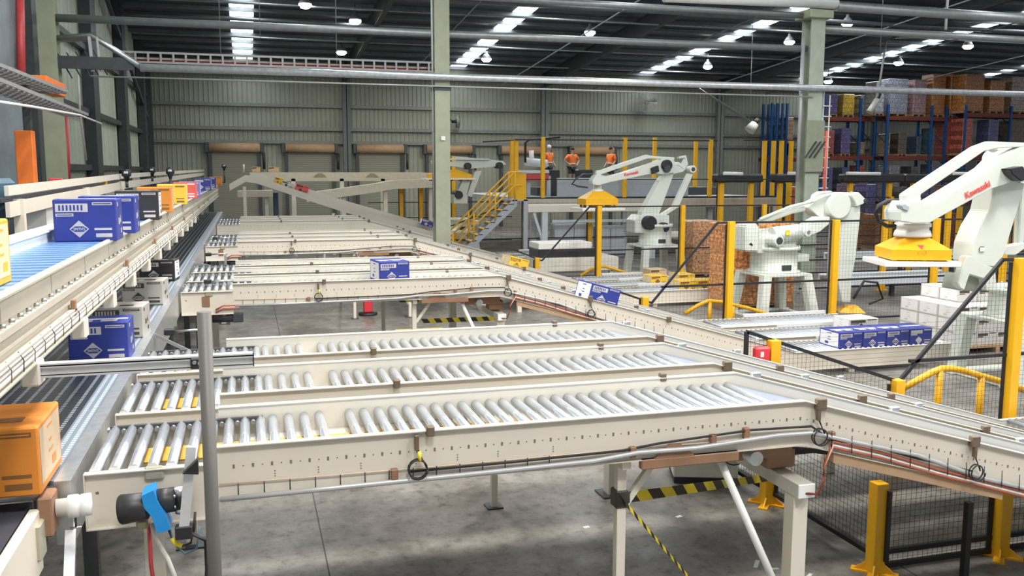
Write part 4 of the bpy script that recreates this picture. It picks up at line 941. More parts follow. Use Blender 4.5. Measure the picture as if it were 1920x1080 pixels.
# third robot
t, P, plate, disc = robot('third white robot arm holding a yellow head beside the mezzanine', 26.5, 1040, 260, 6, 1)
cx = at(1228, 450, 'y', 26.5).x
pedestal(t, (cx, 26.5), 1.00, .68, .66, .52, 1.66)
plate('turret', [(905, 920), (960, 860), (1290, 860), (1290, 1060), (905, 1060)], .7, .1)
disc('shoulder_motor', 1015, 940, 78, .9, -.05, BLACK); disc('shoulder_motor', 1175, 990, 54, .9, -.05, BLACK)
plate('lower_arm', [(1230, 420), (1340, 400), (1120, 1000), (960, 1000), (985, 830), (1190, 470)], .36, .0)
plate('forearm', [(425, 470), (470, 400), (610, 425), (770, 385), (1130, 265), (1230, 215), (1330, 210), (1370, 300), (1340, 380), (1260, 400), (1090, 395), (620, 490), (500, 525), (430, 515)], .34, -.2)
disc('elbow_motor', 1225, 300, 62, .6, -.2, BLACK); disc('elbow_rim', 1225, 340, 40, .63, -.2, DARKSTEEL)
plate('elbow_cable', [(1090, 330), (1170, 300), (1180, 370), (1100, 400)], .1, -.45, BLACK)
plate('upper_link', [(465, 390), (475, 355), (515, 355), (1030, 180), (1100, 195), (1350, 210), (1350, 235), (1100, 222), (1040, 225), (530, 400), (500, 425)], .12, -.25)
plate('rocker', [(1395, 205), (1480, 185), (1505, 290), (1460, 350), (1380, 290), (1440, 280), (1470, 215), (1400, 225)], .14, -.1)
disc('rear_pivot', 1535, 345, 42, .3, 0, ROBOT); disc('pivot_bolt', 1535, 345, 24, .33, 0, DARKSTEEL)
plate('rear_link', [(1500, 390), (1560, 400), (1390, 780), (1320, 780)], .14, 0)
plate('rear_crank', [(1150, 880), (1320, 775), (1380, 780), (1240, 870), (1200, 900)], .16, 0)
plate('elbow_body', [(1340, 300), (1400, 260), (1480, 340), (1440, 375), (1330, 400)], .3, 0)
c = P(480, 525); MB().lathe([(.13, 0), (.13, -.12), (.19, -.14), (.19, -.20), (.0, -.2)], c, n=20).build('wrist', WHITE, t)
gripper(t, P(485, 590), 1.06, .75, .42, 0)
tray_board('white layer board held under the yellow head beside the mezzanine', at(1120, 389, 'y', 26.4), 1.40, 1.1, .08, 0)
MB().tube([P(430, 400, -.1), P(320, 400, -.1), P(240, 450, -.1), P(195, 510, -.1), P(260, 535, -.1), P(370, 550, -.1)], .03, 8).build('grey_hose', DARKSTEEL, t)
q = MB(); ra = (P(930, 375, -.38)-P(790, 405, -.38)); mid = (P(930, 378, -.385)+P(790, 405, -.385))/2
q.text('Kawasaki', .13, mid, ra, Vector((0, -1, 0)).cross(ra), .004, bold=.004); q.build('red_lettering', ROBRED, t)

# farthest robot, half behind the olive column
t, P, plate, disc = robot('farthest white robot arm behind the yellow staircase and olive column', 34.5, 640, 250, 6, 1)
cx = at(862, 385, 'y', 34.5).x
pedestal(t, (cx, 34.5), 1.0, .55, .60, .46, 1.5)
plate('turret', [(1265, 690), (1420, 690), (1420, 790), (1265, 790)], .6)
disc('shoulder_motor', 1300, 690, 45, .8); plate('lower_arm', [(1370, 520), (1470, 480), (1400, 720), (1280, 720)], .35)
plate('forearm', [(1020, 310), (1060, 290), (1290, 330), (1290, 260), (1350, 265), (1820, 310), (1860, 350), (1700, 380), (1420, 400), (1290, 375), (1030, 350)], .3)
plate('upper_link', [(1200, 288), (1300, 270), (1670, 285), (1670, 300), (1300, 300), (1200, 300)], .12, -.2)
plate('rear_link', [(1500, 430), (1580, 420), (1470, 720), (1420, 700)], .12)
disc('elbow_motor', 1410, 368, 38, .6, -.1); disc('elbow_motor', 1765, 360, 36, .6, -.1)
gripper(t, at(842, 318, 'y', 34.5), 1.62, .8, .34, 0)
tray_board('long white board under the farthest yellow head behind the column', at(840, 334, 'y', 34.5), 1.95, 1.0, .06, 0)

# ---------------------------------------------------------------- safety fences
FBLACK = mat('fence_black', (.022, .022, .025), .5, .2, .05)
def wires(b, x0, x1, z0, top, y, axis, px, pz, r=.0011):
    def V(u, z): return (u, y, z) if axis == 'x' else (y, u, z)
    n = max(1, int((x1-x0)/px))
    for i in range(n+1):
        u = x0+(x1-x0)*i/n; zt = top(u)
        if zt > z0+.03: b.bar(V(u, z0), V(u, zt), r*2, r*2)
    zm = max(top(x0+(x1-x0)*k/20) for k in range(21)); z = z0
    while z < zm:
        seg = [x0+(x1-x0)*k/80 for k in range(81) if top(x0+(x1-x0)*k/80) >= z]
        if len(seg) > 1: b.bar(V(seg[0], z), V(seg[-1], z), r*2, r*2)
        z += pz
def fence(label, y, tops, posts, rails, z0=.12, axis='x', px=.06, pz=.06, zpost=None, feet=True, pw=.075):
    """tops: [(u, z)] outline of the mesh; posts: [(u, z_top)]; rails: [((u, z), (u, z))]"""
    t = thing('safety_fence', label, 'fence', (0, 0, 0), 'yellow and black safety fences')
    def V(u, z, d=0): return (u, y+d, z) if axis == 'x' else (y+d, u, z)
    def top(u):
        for (ua, za), (ub, zb) in zip(tops, tops[1:]):
            if ua <= u <= ub: return za+(zb-za)*(u-ua)/(ub-ua+1e-9)
        return 0
    b = MB(); wires(b, tops[0][0], tops[-1][0], z0, top, y, axis, px, pz); b.build('wire_mesh', FBLACK, t)
    for (ua, za), (ub, zb) in list(zip(tops, tops[1:]))+rails+[((tops[0][0], z0), (tops[-1][0], z0))]:
        MB().bar(V(ua, za), V(ub, zb), .04, .04).build('rail', FBLACK, t)
    for u, zt in posts:
        d = -.05
        M = Matrix.Translation(Vector(V(u, 0, d)))
        MB().bbox(-pw/2, pw/2, -pw/2, pw/2, .01, zt, .004, M).build('post', YELLOW, t)
        for s_ in (-1, 1): MB().bar(Vector(V(u+s_*(pw/2+.018), z0, 0)), Vector(V(u+s_*(pw/2+.018), max(z0+.1, zt-.06), 0)), .03, .03).build('panel_edge', FBLACK, t)
        if feet:
            q = MB()
            for k in range(4):
                a = k*math.pi/2+.78; q.prism([M @ Vector((math.cos(a+e)*r, math.sin(a+e)*r, 0)) for e, r in ((.9, .05), (.25, .19), (-.25, .19), (-.9, .05))], (0, 0, .014))
                q.prism([M @ Vector((math.cos(a)*.03, math.sin(a)*.03, .01)), M @ Vector((math.cos(a)*.17, math.sin(a)*.17, .012)), M @ Vector((math.cos(a)*.03, math.sin(a)*.03, .12))], M.to_3x3() @ Vector((-math.sin(a)*.012, math.cos(a)*.012, 0)))
            q.build('foot', YELLOW, t)
    return t
def XZ(px, py, y): p = at(px, py, 'y', y); return (p.x, p.z)
yA = 8.72
a0, a1, a2 = XZ(1400, 622, yA), XZ(1685, 716, yA), XZ(1880, 487, yA); zt = a2[1]
fA = fence('stepped black mesh fence with yellow posts behind the foreground lanes at right', yA, [a0, a1, a2, (14.0, zt)],
      [(XZ(1446, 640, yA)[0], XZ(1446, 636, yA)[1]), (XZ(1678, 712, yA)[0], XZ(1678, 710, yA)[1]), (XZ(1906, 490, yA)[0], zt+.02), (12.2, zt+.02)],
      [((a0[0], .12), a0), ((XZ(1705, 677, yA)[0]+.0, XZ(1705, 677, yA)[1]), (14, XZ(1705, 677, yA)[1]))], feet=True, px=.055, pz=.055, pw=.12)
MB().bbox(a0[0]+.06, a0[0]+.24, yA-.12, yA-.02, a0[1]-.34, a0[1]-.16, .02).build('red_alarm_box', REDBOX, fA)
MB().box(a0[0]+.11, a0[0]+.15, yA-.123, yA-.12, a0[1]-.27, a0[1]-.21).build('white_sticker', WHITE, fA)
yB = 16.75; b0, b1, b2 = XZ(1160, 547, yB), XZ(1222, 568, yB), XZ(1345, 418, yB); zt = b2[1]
fence('black mesh fence with tall yellow posts before the middle robot', yB, [b0, b1, b2, (18.4, zt)],
      [(XZ(1207, 560, yB)[0], XZ(1207, 556, yB)[1])]+[(XZ(p, 500, yB)[0], zt+.03) for p in (1366, 1561, 1748)]+[(16.6, zt+.03)],
      [(XZ(1240, 538, yB), (18.4, XZ(1240, 535, yB)[1]))], px=.08, pz=.08, pw=.13)
yC = 24.85; c0, c1_, c2_ = XZ(960, 467, yC), XZ(1016, 489, yC), XZ(1105, 388, yC); zt = c2_[1]
fence('black mesh fence with yellow posts before the third robot', yC, [c0, c1_, c2_, (21, zt)],
      [(XZ(1006, 485, yC)[0], XZ(1006, 483, yC)[1])]+[(XZ(p, 420, yC)[0], zt+.03) for p in (1122, 1278, 1430)]+[(18.5, zt+.03), (20.8, zt+.03)],
      [(XZ(1035, 472, yC), (21, XZ(1035, 470, yC)[1]))], px=.11, pz=.11, pw=.13)
yD = 32.6; zt = 2.30
fence('far black mesh fence with yellow posts below the mezzanine edge', yD, [(XZ(830, 400, yD)[0], 1.2), (XZ(980, 400, yD)[0], zt), (24, zt)],
      [(XZ(983, 400, yD)[0], zt), (XZ(1105, 400, yD)[0], zt), (XZ(1347, 400, yD)[0], 2.95), (XZ(1406, 400, yD)[0], 2.95), (XZ(1474, 400, yD)[0], 2.9)],
      [((XZ(830, 400, yD)[0], .8), (24, .8))], px=.2, pz=.2, pw=.15)
yE = 41
fence('farthest low fence with dull yellow posts left of the olive column', yE, [(XZ(690, 400, yE)[0], 1.9), (XZ(960, 400, yE)[0], 1.9)],
      [(XZ(p, 380, yE)[0], 2.75) for p in (752, 789)]+[(XZ(850, 380, yE)[0], 4.0)], [((XZ(690, 400, yE)[0], 1.2), (XZ(960, 400, yE)[0], 1.2))], px=.25, pz=.25, pw=.17)
# low fence under the foreground inclines
xN = 4.95
fence('low mesh fence running away under the foreground lanes', xN, [(6.03, .98), (7.62, .60), (8.7, .60)], [(6.03, .78), (7.66, .27)], [], axis='y', px=.05, pz=.05, pw=.11)
fence('low mesh fence in the lower right corner under the sloping lanes', 6.06, [(5.0, .96), (6.0, .62), (8.3, .05)], [(6.16, .62)], [((5.0, .16), (8.0, .16))], px=.05, pz=.05, pw=.11, z0=.04)
tag(MB().bar((5.52, 5.72, .02), (5.52, 5.72, .66), .05, .05).build('black_upright', FBLACK), 'lone black upright in front of the lower right mesh fence', 'post')
# fences between cells at the right
for i, (y, lab) in enumerate(((21.5, 'yellow posts of a fence line behind the near robot head'), (29.5, 'yellow posts of a fence line behind the near robot forearm'))):
    zt = 2.35
    fence(lab, y, [(XZ(1500, 500, y)[0], zt), (XZ(1960, 500, y)[0], zt)], [(XZ(p, 450, y)[0], zt+.03) for p in ((1655, 1772, 1845) if i == 0 else (1580, 1665, 1770, 1838, 1900))],
          [((XZ(1500, 500, y)[0], .9), (XZ(1960, 500, y)[0], .9))], px=.18, pz=.18, pw=.14)

t = thing('safety_fence', 'group of four tall dull yellow posts left of the pale green column', 'fence', (0, 0, 0), 'yellow and black safety fences')
for k, px in enumerate((1434, 1451, 1466, 1484)):
    yy = 35+1.5*(k % 2); q = at(px, 264, 'y', yy); MB().bbox(q.x-.08, q.x+.08, yy-.08, yy+.08, 0, q.z, .005).build('post', YELLOW, t)
q, r = at(1395, 263, 'y', 35), at(1490, 263, 'y', 35); MB().bar(q, r, .05, .05).build('rail', FBLACK, t)
# bent yellow guard rails
def guard(label, y, pts, legs):
    t = thing('guard_rail', label, 'guard rail', (0, 0, 0), 'bent yellow guard rails')
    MB().tube([at(px, py, 'y', y) for px, py in pts], .042, 10).build('rail', YELLOW, t)
    for px, py in legs: p = at(px, py, 'y', y); MB().cyl((p.x, y, 0), (p.x, y, p.z), .045, 10).build('leg', YELLOW, t)
guard('bent yellow guard rail at the right edge before the nearest robot', 9.25, [(1690, 730), (1722, 712), (1750, 697), (1766, 691), (1785, 691), (1810, 696), (1878, 716), (1935, 737)], [(1762, 694), (1840, 706)])
guard('bent yellow guard rail before the middle robot', 17.15, [(1284, 588), (1308, 573), (1328, 564), (1350, 566), (1400, 577), (1450, 592), (1480, 600)], [(1331, 566), (1374, 574)])
guard('bent yellow guard rail before the third robot', 25.3, [(1088, 517), (1108, 505), (1122, 500), (1135, 500), (1160, 507), (1180, 513)], [(1122, 501)])

# ---------------------------------------------------------------- mezzanine, stair, people
def load(label, px0, px1, py0, py1, Y, c, depth=1.1, zbase=None, group=None, bw=.4, bh=.26, pallet=True, soft=.42):
    a, b_ = at(px0, py0, 'y', Y), at(px1, py1, 'y', Y); z1 = a.z; z0 = b_.z if zbase is None else zbase
    t = thing('wrapped_pallet_load', label, 'pallet load', (0, 0, 0), group)
    zb_ = z0+(.14 if pallet else 0)
    k = (round(c[0], 3), round(c[1], 3), round(c[2], 3), bw, bh)
    if k not in LM: LM[k] = load_mat('wrapped_cartons', c, soft, bw, bh)
    MB().bbox(a.x, b_.x, Y, Y+depth, zb_, z1, .03).build('wrapped_stack', LM[k], t)
    if pallet:
        q = MB()
        for f in (0, .45, .9): q.box(a.x+(b_.x-a.x)*f, a.x+(b_.x-a.x)*(f+.1), Y, Y+depth, z0, z0+.10)
        q.box(a.x, b_.x, Y, Y+depth, z0+.10, zb_); q.build('pallet', mat('pallet_wood', (.30, .19, .10), .7), t)
    return t
LM = {}
DZ = 2.28
x0, x1 = at(975, 380, 'y', 33.4).x, at(1455, 380, 'y', 33.4).x
t = thing('mezzanine', 'beige edged raised platform where the workers in orange stand', 'platform', (0, 0, 0))
MB().box(x0, x1, 33.4, 43, DZ-.05, DZ).build('deck', GREYPANEL, t); MB().bbox(x0, x1, 33.36, 33.42, DZ-.40, DZ-.05, .01).build('edge_beam', mat('beige_beam', (.52, .46, .38), .5), t)
for px in (1000, 1170, 1330, 1450):
    x = at(px, 400, 'y', 34).x; MB().box(x-.1, x+.1, 33.9, 34.1, 0, DZ-.05).build('support_leg', LTPANEL, t)
a = at(1045, 336, 'y', 34.2); c = at(1290, 372, 'y', 34.2); MB().box(a.x, c.x, 34.2, 34.25, DZ, a.z).build('grey_side_panel', GREYPANEL, t); MB().box(a.x, c.x, 34.15, 34.3, a.z, a.z+.05).build('panel_top_rail', LTPANEL, t)
MB().box(a.x, c.x+3, 36.8, 41, DZ, 2.62).build('work_step', DARKSTEEL, t)
for i, (px, y, py) in enumerate(((1018, 33.6, 257), (1172, 33.6, 258), (1102, 38, 264), (1228, 37, 258), (1305, 37, 263), (1333, 33.6, 262), (968, 33.8, 262), (960, 35, 264))):
    p = at(px, py, 'y', y); MB().bbox(p.x-.075, p.x+.075, y-.07, y+.07, DZ-(.4 if i in (0, 1, 5) else .0), p.z, .005).build('yellow_post', YELLOW, t)
for y, pa_, pb_, py in ((33.6, 965, 1345, 262), (38, 1000, 1345, 262)):
    p, q = at(pa_, py, 'y', y), at(pb_, py+2, 'y', y); MB().bar(p, q, .05, .05).build('top_rail', FBLACK, t)
p = at(905, 266, 'y', 35); q = at(965, 263, 'y', 35); MB().bar(p, q, .05, .05).build('top_rail', FBLACK, t)
p = at(985, 305, 'y', 35.5); MB().tube([p, at(985, 268, 'y', 35.5), at(992, 262, 'y', 35.5), at(1050, 257, 'y', 35.5)], .05, 8).build('bent_pipe', FBLACK, t)
for y, z in ((33.6, DZ+.02), (33.6, DZ+.72)): MB().bar((x0, y, z), (x1, y, z), .04, .04).build('mid_rail', FBLACK, t)
# machine bits on and below the platform
t = thing('roller_machine', 'pale conveyor machine with a white upright tube beside the staircase top', 'machine', (0, 0, 0))
a, c = at(967, 308, 'y', 35.8), at(1030, 325, 'y', 35.8); MB().bbox(a.x, c.x, 35.8, 36.6, c.z, c.z+.12, .02).build('machine_bed', LTPANEL, t); MB().bbox(a.x, c.x, 35.85, 36.5, c.z-.3, c.z-.02, .02).build('roller_bank', REDPIPE, t)
p = at(997, 305, 'y', 36); MB().cyl(p, at(996, 282, 'y', 36), .10, 12).build('upright_tube', WHITE, t); MB().cyl(at(985, 303, 'y', 36), at(1025, 307, 'y', 36), .17, 14).build('cross_tube', LTPANEL, t)
for px in (968, 990, 1028):
    p = at(px, 325, 'y', 36.2); MB().box(p.x-.08, p.x+.08, 36.1, 36.3, DZ, p.z-.1).build('leg', GREYPANEL, t)
t = thing('pallet_table', 'cream steel table frame on splayed legs in front of the mezzanine', 'table', (0, 0, 0))
Yt = 31.8; a, c = at(990, 384, 'y', Yt), at(1230, 396, 'y', Yt)
MB().bbox(a.x, c.x, Yt, Yt+.6, c.z, a.z, .02).build('table_frame', CREAM2, t); p = at(1000, 470, 'y', Yt)
for px in (1022, 1225):
    q = at(px, 400, 'y', Yt); MB().box(q.x-.11, q.x+.11, Yt, Yt+.2, 0, c.z).build('leg', LTPANEL, t); MB().bar((q.x-.42, Yt+.1, c.z), (q.x-.05, Yt+.1, c.z-1.1), .10, .10).build('brace', LTPANEL, t)
q = at(1035, 415, 'y', Yt+.3); MB().bar(q, at(1190, 413, 'y', Yt+.3), .08, .10).build('lower_rail', LTPANEL, t)
for k, (pa_, pb_, ya_, yb_, nm) in enumerate(((1040, 1112, 420, 500, 'pale blue-grey machine cabinet under the mezzanine, left of a grey post'), (1118, 1170, 424, 500, 'pale blue-grey machine cabinet under the mezzanine, right of a yellow post'))):
    a, c = at(pa_, ya_, 'y', 32.7), at(pb_, yb_, 'y', 32.7); t = thing('machine_cabinet', nm, 'cabinet', (0, 0, 0))
    MB().bbox(a.x, c.x, 32.7, 33.3, 0, a.z, .02).build('cabinet_body', LTPANEL, t); MB().box((a.x+c.x)/2-.01, (a.x+c.x)/2+.01, 32.695, 32.7, .2, a.z-.1).build('door_gap', DARKSTEEL, t)
for i, (pa_, pb_, ya_, yb_) in enumerate(((1010, 1110, 456, 466), (1010, 1125, 468, 482))):
    a, c = at(pa_, ya_, 'y', 26.2), at(pb_, yb_, 'y', 26.2)
    tag(MB().bbox(a.x, c.x, 26.2, 27.2, c.z, a.z, .02).build('tray_stack', WHITEBOARD if i == 0 else BLACK), ['flat stack of pale and orange layer boards left of the third robot', 'black crate layer under the pale boards left of the third robot'][i], 'stack')
a, c = at(1005, 484, 'y', 26.2), at(1155, 520, 'y', 26.2); t = thing('pallet_conveyor', 'cream pallet conveyor carrying stacked boards left of the third robot', 'conveyor', (0, 0, 0))
MB().bbox(a.x, c.x, 26.0, 27.4, c.z+.25, a.z, .02).build('bed', CREAM2, t)
for x in (a.x+.2, c.x-.2): MB().box(x-.06, x+.06, 26.1, 26.2, 0, c.z+.25).build('leg', CREAM2, t)

t = thing('staircase', 'steep staircase with bright yellow handrails climbing to the mezzanine', 'stairs', (0, 0, 0))
Ys0, Ys1 = 31.8, 32.5; zt = DZ; xt = at(965, 385, 'y', Ys0).x; L = DZ/math.tan(math.radians(43)); xb = xt-L
for y in (Ys0, Ys1): MB().prism([(xb, y, 0), (xb+.28, y, 0), (xt+.1, y, zt-.22), (xt+.1, y, zt+.02), (xt-.05, y, zt+.02)], (0, .05, 0)).build('stringer', GREYPANEL, t)
for k in range(10):
    f = (k+.7)/10.4; MB().box(xb+L*f-.12, xb+L*f+.14, Ys0, Ys1, DZ*f-.02, DZ*f+.01).build('tread', AMBER if k % 2 else YELLOW, t)
for y in (Ys0-.03, Ys1+.08):
    for h in (1.0, .52): MB().tube([(xb+.05, y, h+.0), (xt, y, zt+h), (xt+.25, y, zt+h)], .032, 8).build('handrail', YELLOW, t)
    for f in (.05, .37, .7, 1.0): x = xb+L*f; MB().cyl((x, y, DZ*f-.05), (x, y, DZ*f+1.0), .032, 8).build('baluster', YELLOW, t)
MB().box(xt+.05, xt+.5, Ys0+.2, Ys0+.24, zt-.05, zt+.95).build('gate_panel', YELLOW, t)
MB().box(xt-.1, xt+.55, Ys0, 33.4, DZ-.05, DZ).build('landing', GREYPANEL, t); MB().box(xt+.35, xt+.5, Ys0, Ys0+.15, 0, DZ).build('landing_post', GREYPANEL, t)

SKIN = mat('skin', (.50, .29, .20), .55, 0, .05); HIVIS = mat('orange_hi_vis', (.95, .20, .03), .6, 0, .05); SHORTS = mat('dark_shorts', (.025, .03, .045), .7); HAIRM = mat('dark_hair', (.02, .015, .012), .6); CAPW = mat('white_cap', (.72, .70, .66), .6); BAND = mat('reflective_band', (.55, .55, .53), .4)
def skin_mesh(name, verts, edges, radii, m, parent):
    me = bpy.data.meshes.new(name); me.from_pydata(verts, edges, []); me.materials.append(m)
    o = bpy.data.objects.new(name, me); COL.objects.link(o); o.parent = parent
    s = o.modifiers.new('skin', 'SKIN'); s.use_smooth_shade = True
    for i, r in enumerate(radii): me.skin_vertices[0].data[i].radius = (r, r) if not isinstance(r, tuple) else r
    me.skin_vertices[0].data[0].use_root = True
    u = o.modifiers.new('sub', 'SUBSURF'); u.levels = 1; u.render_levels = 2
    return o
def person(label, p, rz, cap=False, arms='hips', scale=1.0):
    t = thing('person', label, 'person', p); t.rotation_euler = (0, 0, rz); t.scale = (scale,)*3
    hip, chest, neck = (0, 0, .93), (0, .01, 1.32), (0, -.01, 1.50)
    V = [hip, (0, 0, 1.10), chest, neck, (0, -.03, 1.60), (0, -.035, 1.70)]
    E = [(0, 1), (1, 2), (2, 3), (3, 4), (4, 5)]; R = [(.15, .11), (.14, .10), (.17, .115), .052, (.068, .085), (.072, .088)]
    for s in (-1, 1):
        i = len(V)
        if arms == 'hips': el, ha = (s*.40, .03, 1.18), (s*.22, -.10, 1.02)
        elif arms == 'fold': el, ha = (s*.27, -.06, 1.16), (-s*.04, -.24, 1.18)
        else: el, ha = (s*.25, .03, 1.14), (s*.24, -.14, .93)
        hv = Vector(ha); dv = (hv-Vector(el)).normalized()
        V += [(s*.20, 0, 1.41), el, ha, tuple(hv+dv*.10)]; E += [(2, i), (i, i+1), (i+1, i+2), (i+2, i+3)]; R += [.062, .044, .032, .034]
        j = len(V); V += [(s*.10, 0, .86), (s*.11, -.02, .50), (s*.11, .02, .09), (s*.12, -.13, .04)]; E += [(0, j), (j, j+1), (j+1, j+2), (j+2, j+3)]; R += [.09, .058, .042, .04]
    skin_mesh('body', V, E, R, SKIN, t)
    Vs = [(0, 0, .97), (0, 0, 1.12), (0, .01, 1.32), (0, 0, 1.44)]; Es = [(0, 1), (1, 2), (2, 3)]; Rs = [(.17, .13), (.165, .125), (.19, .135), (.10, .085)]
    for s in (-1, 1):
        el = (s*.40, .03, 1.18) if arms == 'hips' else ((s*.27, -.06, 1.16) if arms == 'fold' else (s*.25, .03, 1.14))
        i = len(Vs); sh = Vector((s*.20, 0, 1.41)); Vs += [tuple(sh), tuple(sh.lerp(Vector(el), .8))]; Es += [(2, i), (i, i+1)]; Rs += [.085, .075]
    skin_mesh('hi_vis_shirt', Vs, Es, Rs, HIVIS, t)
    MB().lathe([(.172, 0), (.174, .05)], (0, 0, 1.02), n=20).build('reflective_band', BAND, t)
    Vp = [(0, 0, .92), (-.10, 0, .84), (-.115, -.01, .55), (.10, 0, .84), (.115, -.01, .55)]
    skin_mesh('shorts', Vp, [(0, 1), (1, 2), (0, 3), (3, 4)], [(.17, .13), .105, .09, .105, .09], SHORTS, t)
    b = MB(); b.lathe([(.0, .115), (.05, .108), (.082, .07), (.094, .01), (.088, -.03), (.0, -.03)], (0, -.02, 1.70), n=18); b.build('cap' if cap else 'hair', CAPW if cap else HAIRM, t)
    for s in (-1, 1):
        MB().lathe([(.0, -.012), (.011, 0), (.0, .012)], (s*.032, -.118, 1.665), n=8).build('eye', BLACK, t); MB().bbox(s*.082-.012, s*.082+.012, -.05, -.01, 1.62, 1.69, .006).build('ear', SKIN, t)
        MB().bbox(s*.12-.05, s*.12+.05, -.22, .07, 0, .10, .02).build('shoe', BLACK, t)
    MB().prism([(-.016, -.118, 1.61), (.016, -.118, 1.61), (0, -.118, 1.66)], (0, -.03, 0)).build('nose', SKIN, t); MB().bbox(-.03, .03, -.122, -.108, 1.575, 1.585, .003).build('mouth', mat('lip', (.34, .13, .11), .5), t)
    return t
Yp = 39.0
for lab, px, py, rz, cap, arms in (('person in orange shirt and white cap, half behind a yellow post', 1029, 271, .5, True, 'down'), ('person in orange shirt and dark shorts standing with arms out at the hips', 1073, 275, .25, False, 'hips'), ('person in orange shirt seen from the side behind the third robot arm', 1146, 274, -1.2, False, 'down')):
    p = at(px, py, 'y', Yp); person(lab, (p.x, Yp, 2.62), rz, cap, arms, (p.z-2.62)/1.82)
for i, (pa_, pb_, ya_, yb_) in enumerate(((1027, 1050, 318, 336), (1085, 1112, 318, 336))):
    a, c = at(pa_, ya_, 'y', 36.2), at(pb_, yb_, 'y', 36.2); tag(MB().bbox(a.x, c.x, 36.2, 36.7, DZ, a.z, .03).build('black_bin', BLACK), ['black bin before the worker in the white cap', 'black bin beside the worker with arms at the hips'][i], 'bin')

# ---------------------------------------------------------------- pallet racking at the right rear
def rack(label, Y, ups, beams, xr, depth=1.1):
    t = thing('pallet_rack', label, 'rack', (0, 0, 0), 'pallet racks at the right rear')
    for px in ups:
        x = at(px, 250, 'y', Y).x
        for yy in (Y, Y+depth): MB().box(x-.07, x+.07, yy-.06, yy+.06, 0, 7.6 if Y > 45 else 7.2).build('upright', RACKBLUE, t)
        for z in range(0, 6): MB().bar((x, Y, z*1.15+.3), (x, Y+depth, z*1.15+1.1), .04, .04).build('lattice', RACKBLUE, t)
    for z in beams:
        for yy in (Y, Y+depth): MB().box(xr[0], xr[1], yy-.03, yy+.03, z-.24, z).build('beam', RACKORANGE, t)
        MB().box(xr[0], xr[1], Y, Y+depth, z-.03, z-.01).build('shelf_deck', mat('rack_deck', (.09, .035, .025), .7), t)
X = lambda px, Y: at(px, 250, 'y', Y).x
rack('blue and rust-red pallet rack, leftmost bay beside the pale green column', 46, (1543, 1611, 1640), (1.6, 4.25, 6.5), (X(1540, 46), X(1642, 46)))
rack('blue and rust-red pallet rack, middle bays', 45, (1663, 1745, 1772, 1804), (1.6, 4.25, 6.55), (X(1660, 45), X(1806, 45)))
rack('blue and rust-red pallet rack, rightmost bay', 44, (1808, 1893, 1960), (1.6, 4.3, 6.75), (X(1806, 44), X(1990, 44)))
rack('blue rack frames far behind the pale green column', 51, (1446, 1456, 1466, 1474), (1.6, 4.2), (X(1440, 51), X(1500, 51)), 1.0)
PU, YE, WH, RD, OR, KR, PK, DK = (.13, .11, .26), (.62, .42, .04), (.42, .42, .45), (.42, .10, .075), (.50, .20, .055), (.36, .25, .14), (.36, .22, .22), (.10, .085, .08)
G = 'wrapped loads on the racks'
rows = [
 (46, 6.5, [(1548, 1580, 176, PU, 'purple and white'), (1582, 1612, 176, YE, 'bright yellow'), (1614, 1640, 178, WH, 'dull white')]),
 (45, 6.55, [(1644, 1668, 152, WH, 'grey white'), (1669, 1713, 147, (.33, .34, .40), 'silver blue'), (1715, 1748, 149, PK, 'dusty pink'), (1751, 1784, 138, OR, 'tall orange'), (1785, 1804, 139, OR, 'narrow tall orange')]),
 (44, 6.75, [(1812, 1857, 138, OR, 'broad orange'), (1859, 1897, 150, (.58, .24, .07), 'bright orange'), (1900, 1945, 143, (.46, .34, .27), 'pale salmon')]),
 (46, 4.25, [(1547, 1577, 244, RD, 'dark red'), (1579, 1608, 240, PU, 'purple'), (1613, 1636, 266, KR, 'small kraft')]),
 (45, 4.25, [(1668, 1684, 250, KR, 'narrow kraft'), (1686, 1716, 249, (.13, .085, .06), 'dark brown'), (1720, 1744, 255, (.035, .06, .10), 'black and blue'), (1750, 1769, 240, (.05, .10, .11), 'dark teal'), (1775, 1803, 222, RD, 'tall red')]),
 (44, 4.3, [(1807, 1840, 222, (.52, .13, .08), 'orange red'), (1856, 1890, 224, PU, 'violet'), (1897, 1940, 226, (.16, .10, .06), 'brown')]),
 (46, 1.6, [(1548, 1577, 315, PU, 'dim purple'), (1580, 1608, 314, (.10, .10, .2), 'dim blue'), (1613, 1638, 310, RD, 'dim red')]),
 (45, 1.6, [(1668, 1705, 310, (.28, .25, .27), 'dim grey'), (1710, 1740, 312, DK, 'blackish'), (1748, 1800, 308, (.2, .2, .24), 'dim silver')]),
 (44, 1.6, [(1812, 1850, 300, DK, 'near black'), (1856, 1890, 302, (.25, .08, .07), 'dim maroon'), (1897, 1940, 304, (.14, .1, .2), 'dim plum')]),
]
LV = {6.5: 'top', 6.55: 'top', 6.75: 'top', 4.25: 'second', 4.3: 'second', 1.6: 'lowest'}
BY = {46: 'leftmost rack bay', 45: 'middle rack bays', 44: 'rightmost rack bay'}
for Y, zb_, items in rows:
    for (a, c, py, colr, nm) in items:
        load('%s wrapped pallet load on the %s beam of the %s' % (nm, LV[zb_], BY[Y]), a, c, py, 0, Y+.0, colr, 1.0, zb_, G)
load('kraft box load on the blue frames behind the pale green column', 1476, 1498, 220, 0, 51, (.50, .33, .22), .9, 4.2)
load('red wrapped load low on the blue frames behind the pale green column', 1472, 1496, 268, 0, 51, (.30, .06, .05), .9, 1.6)
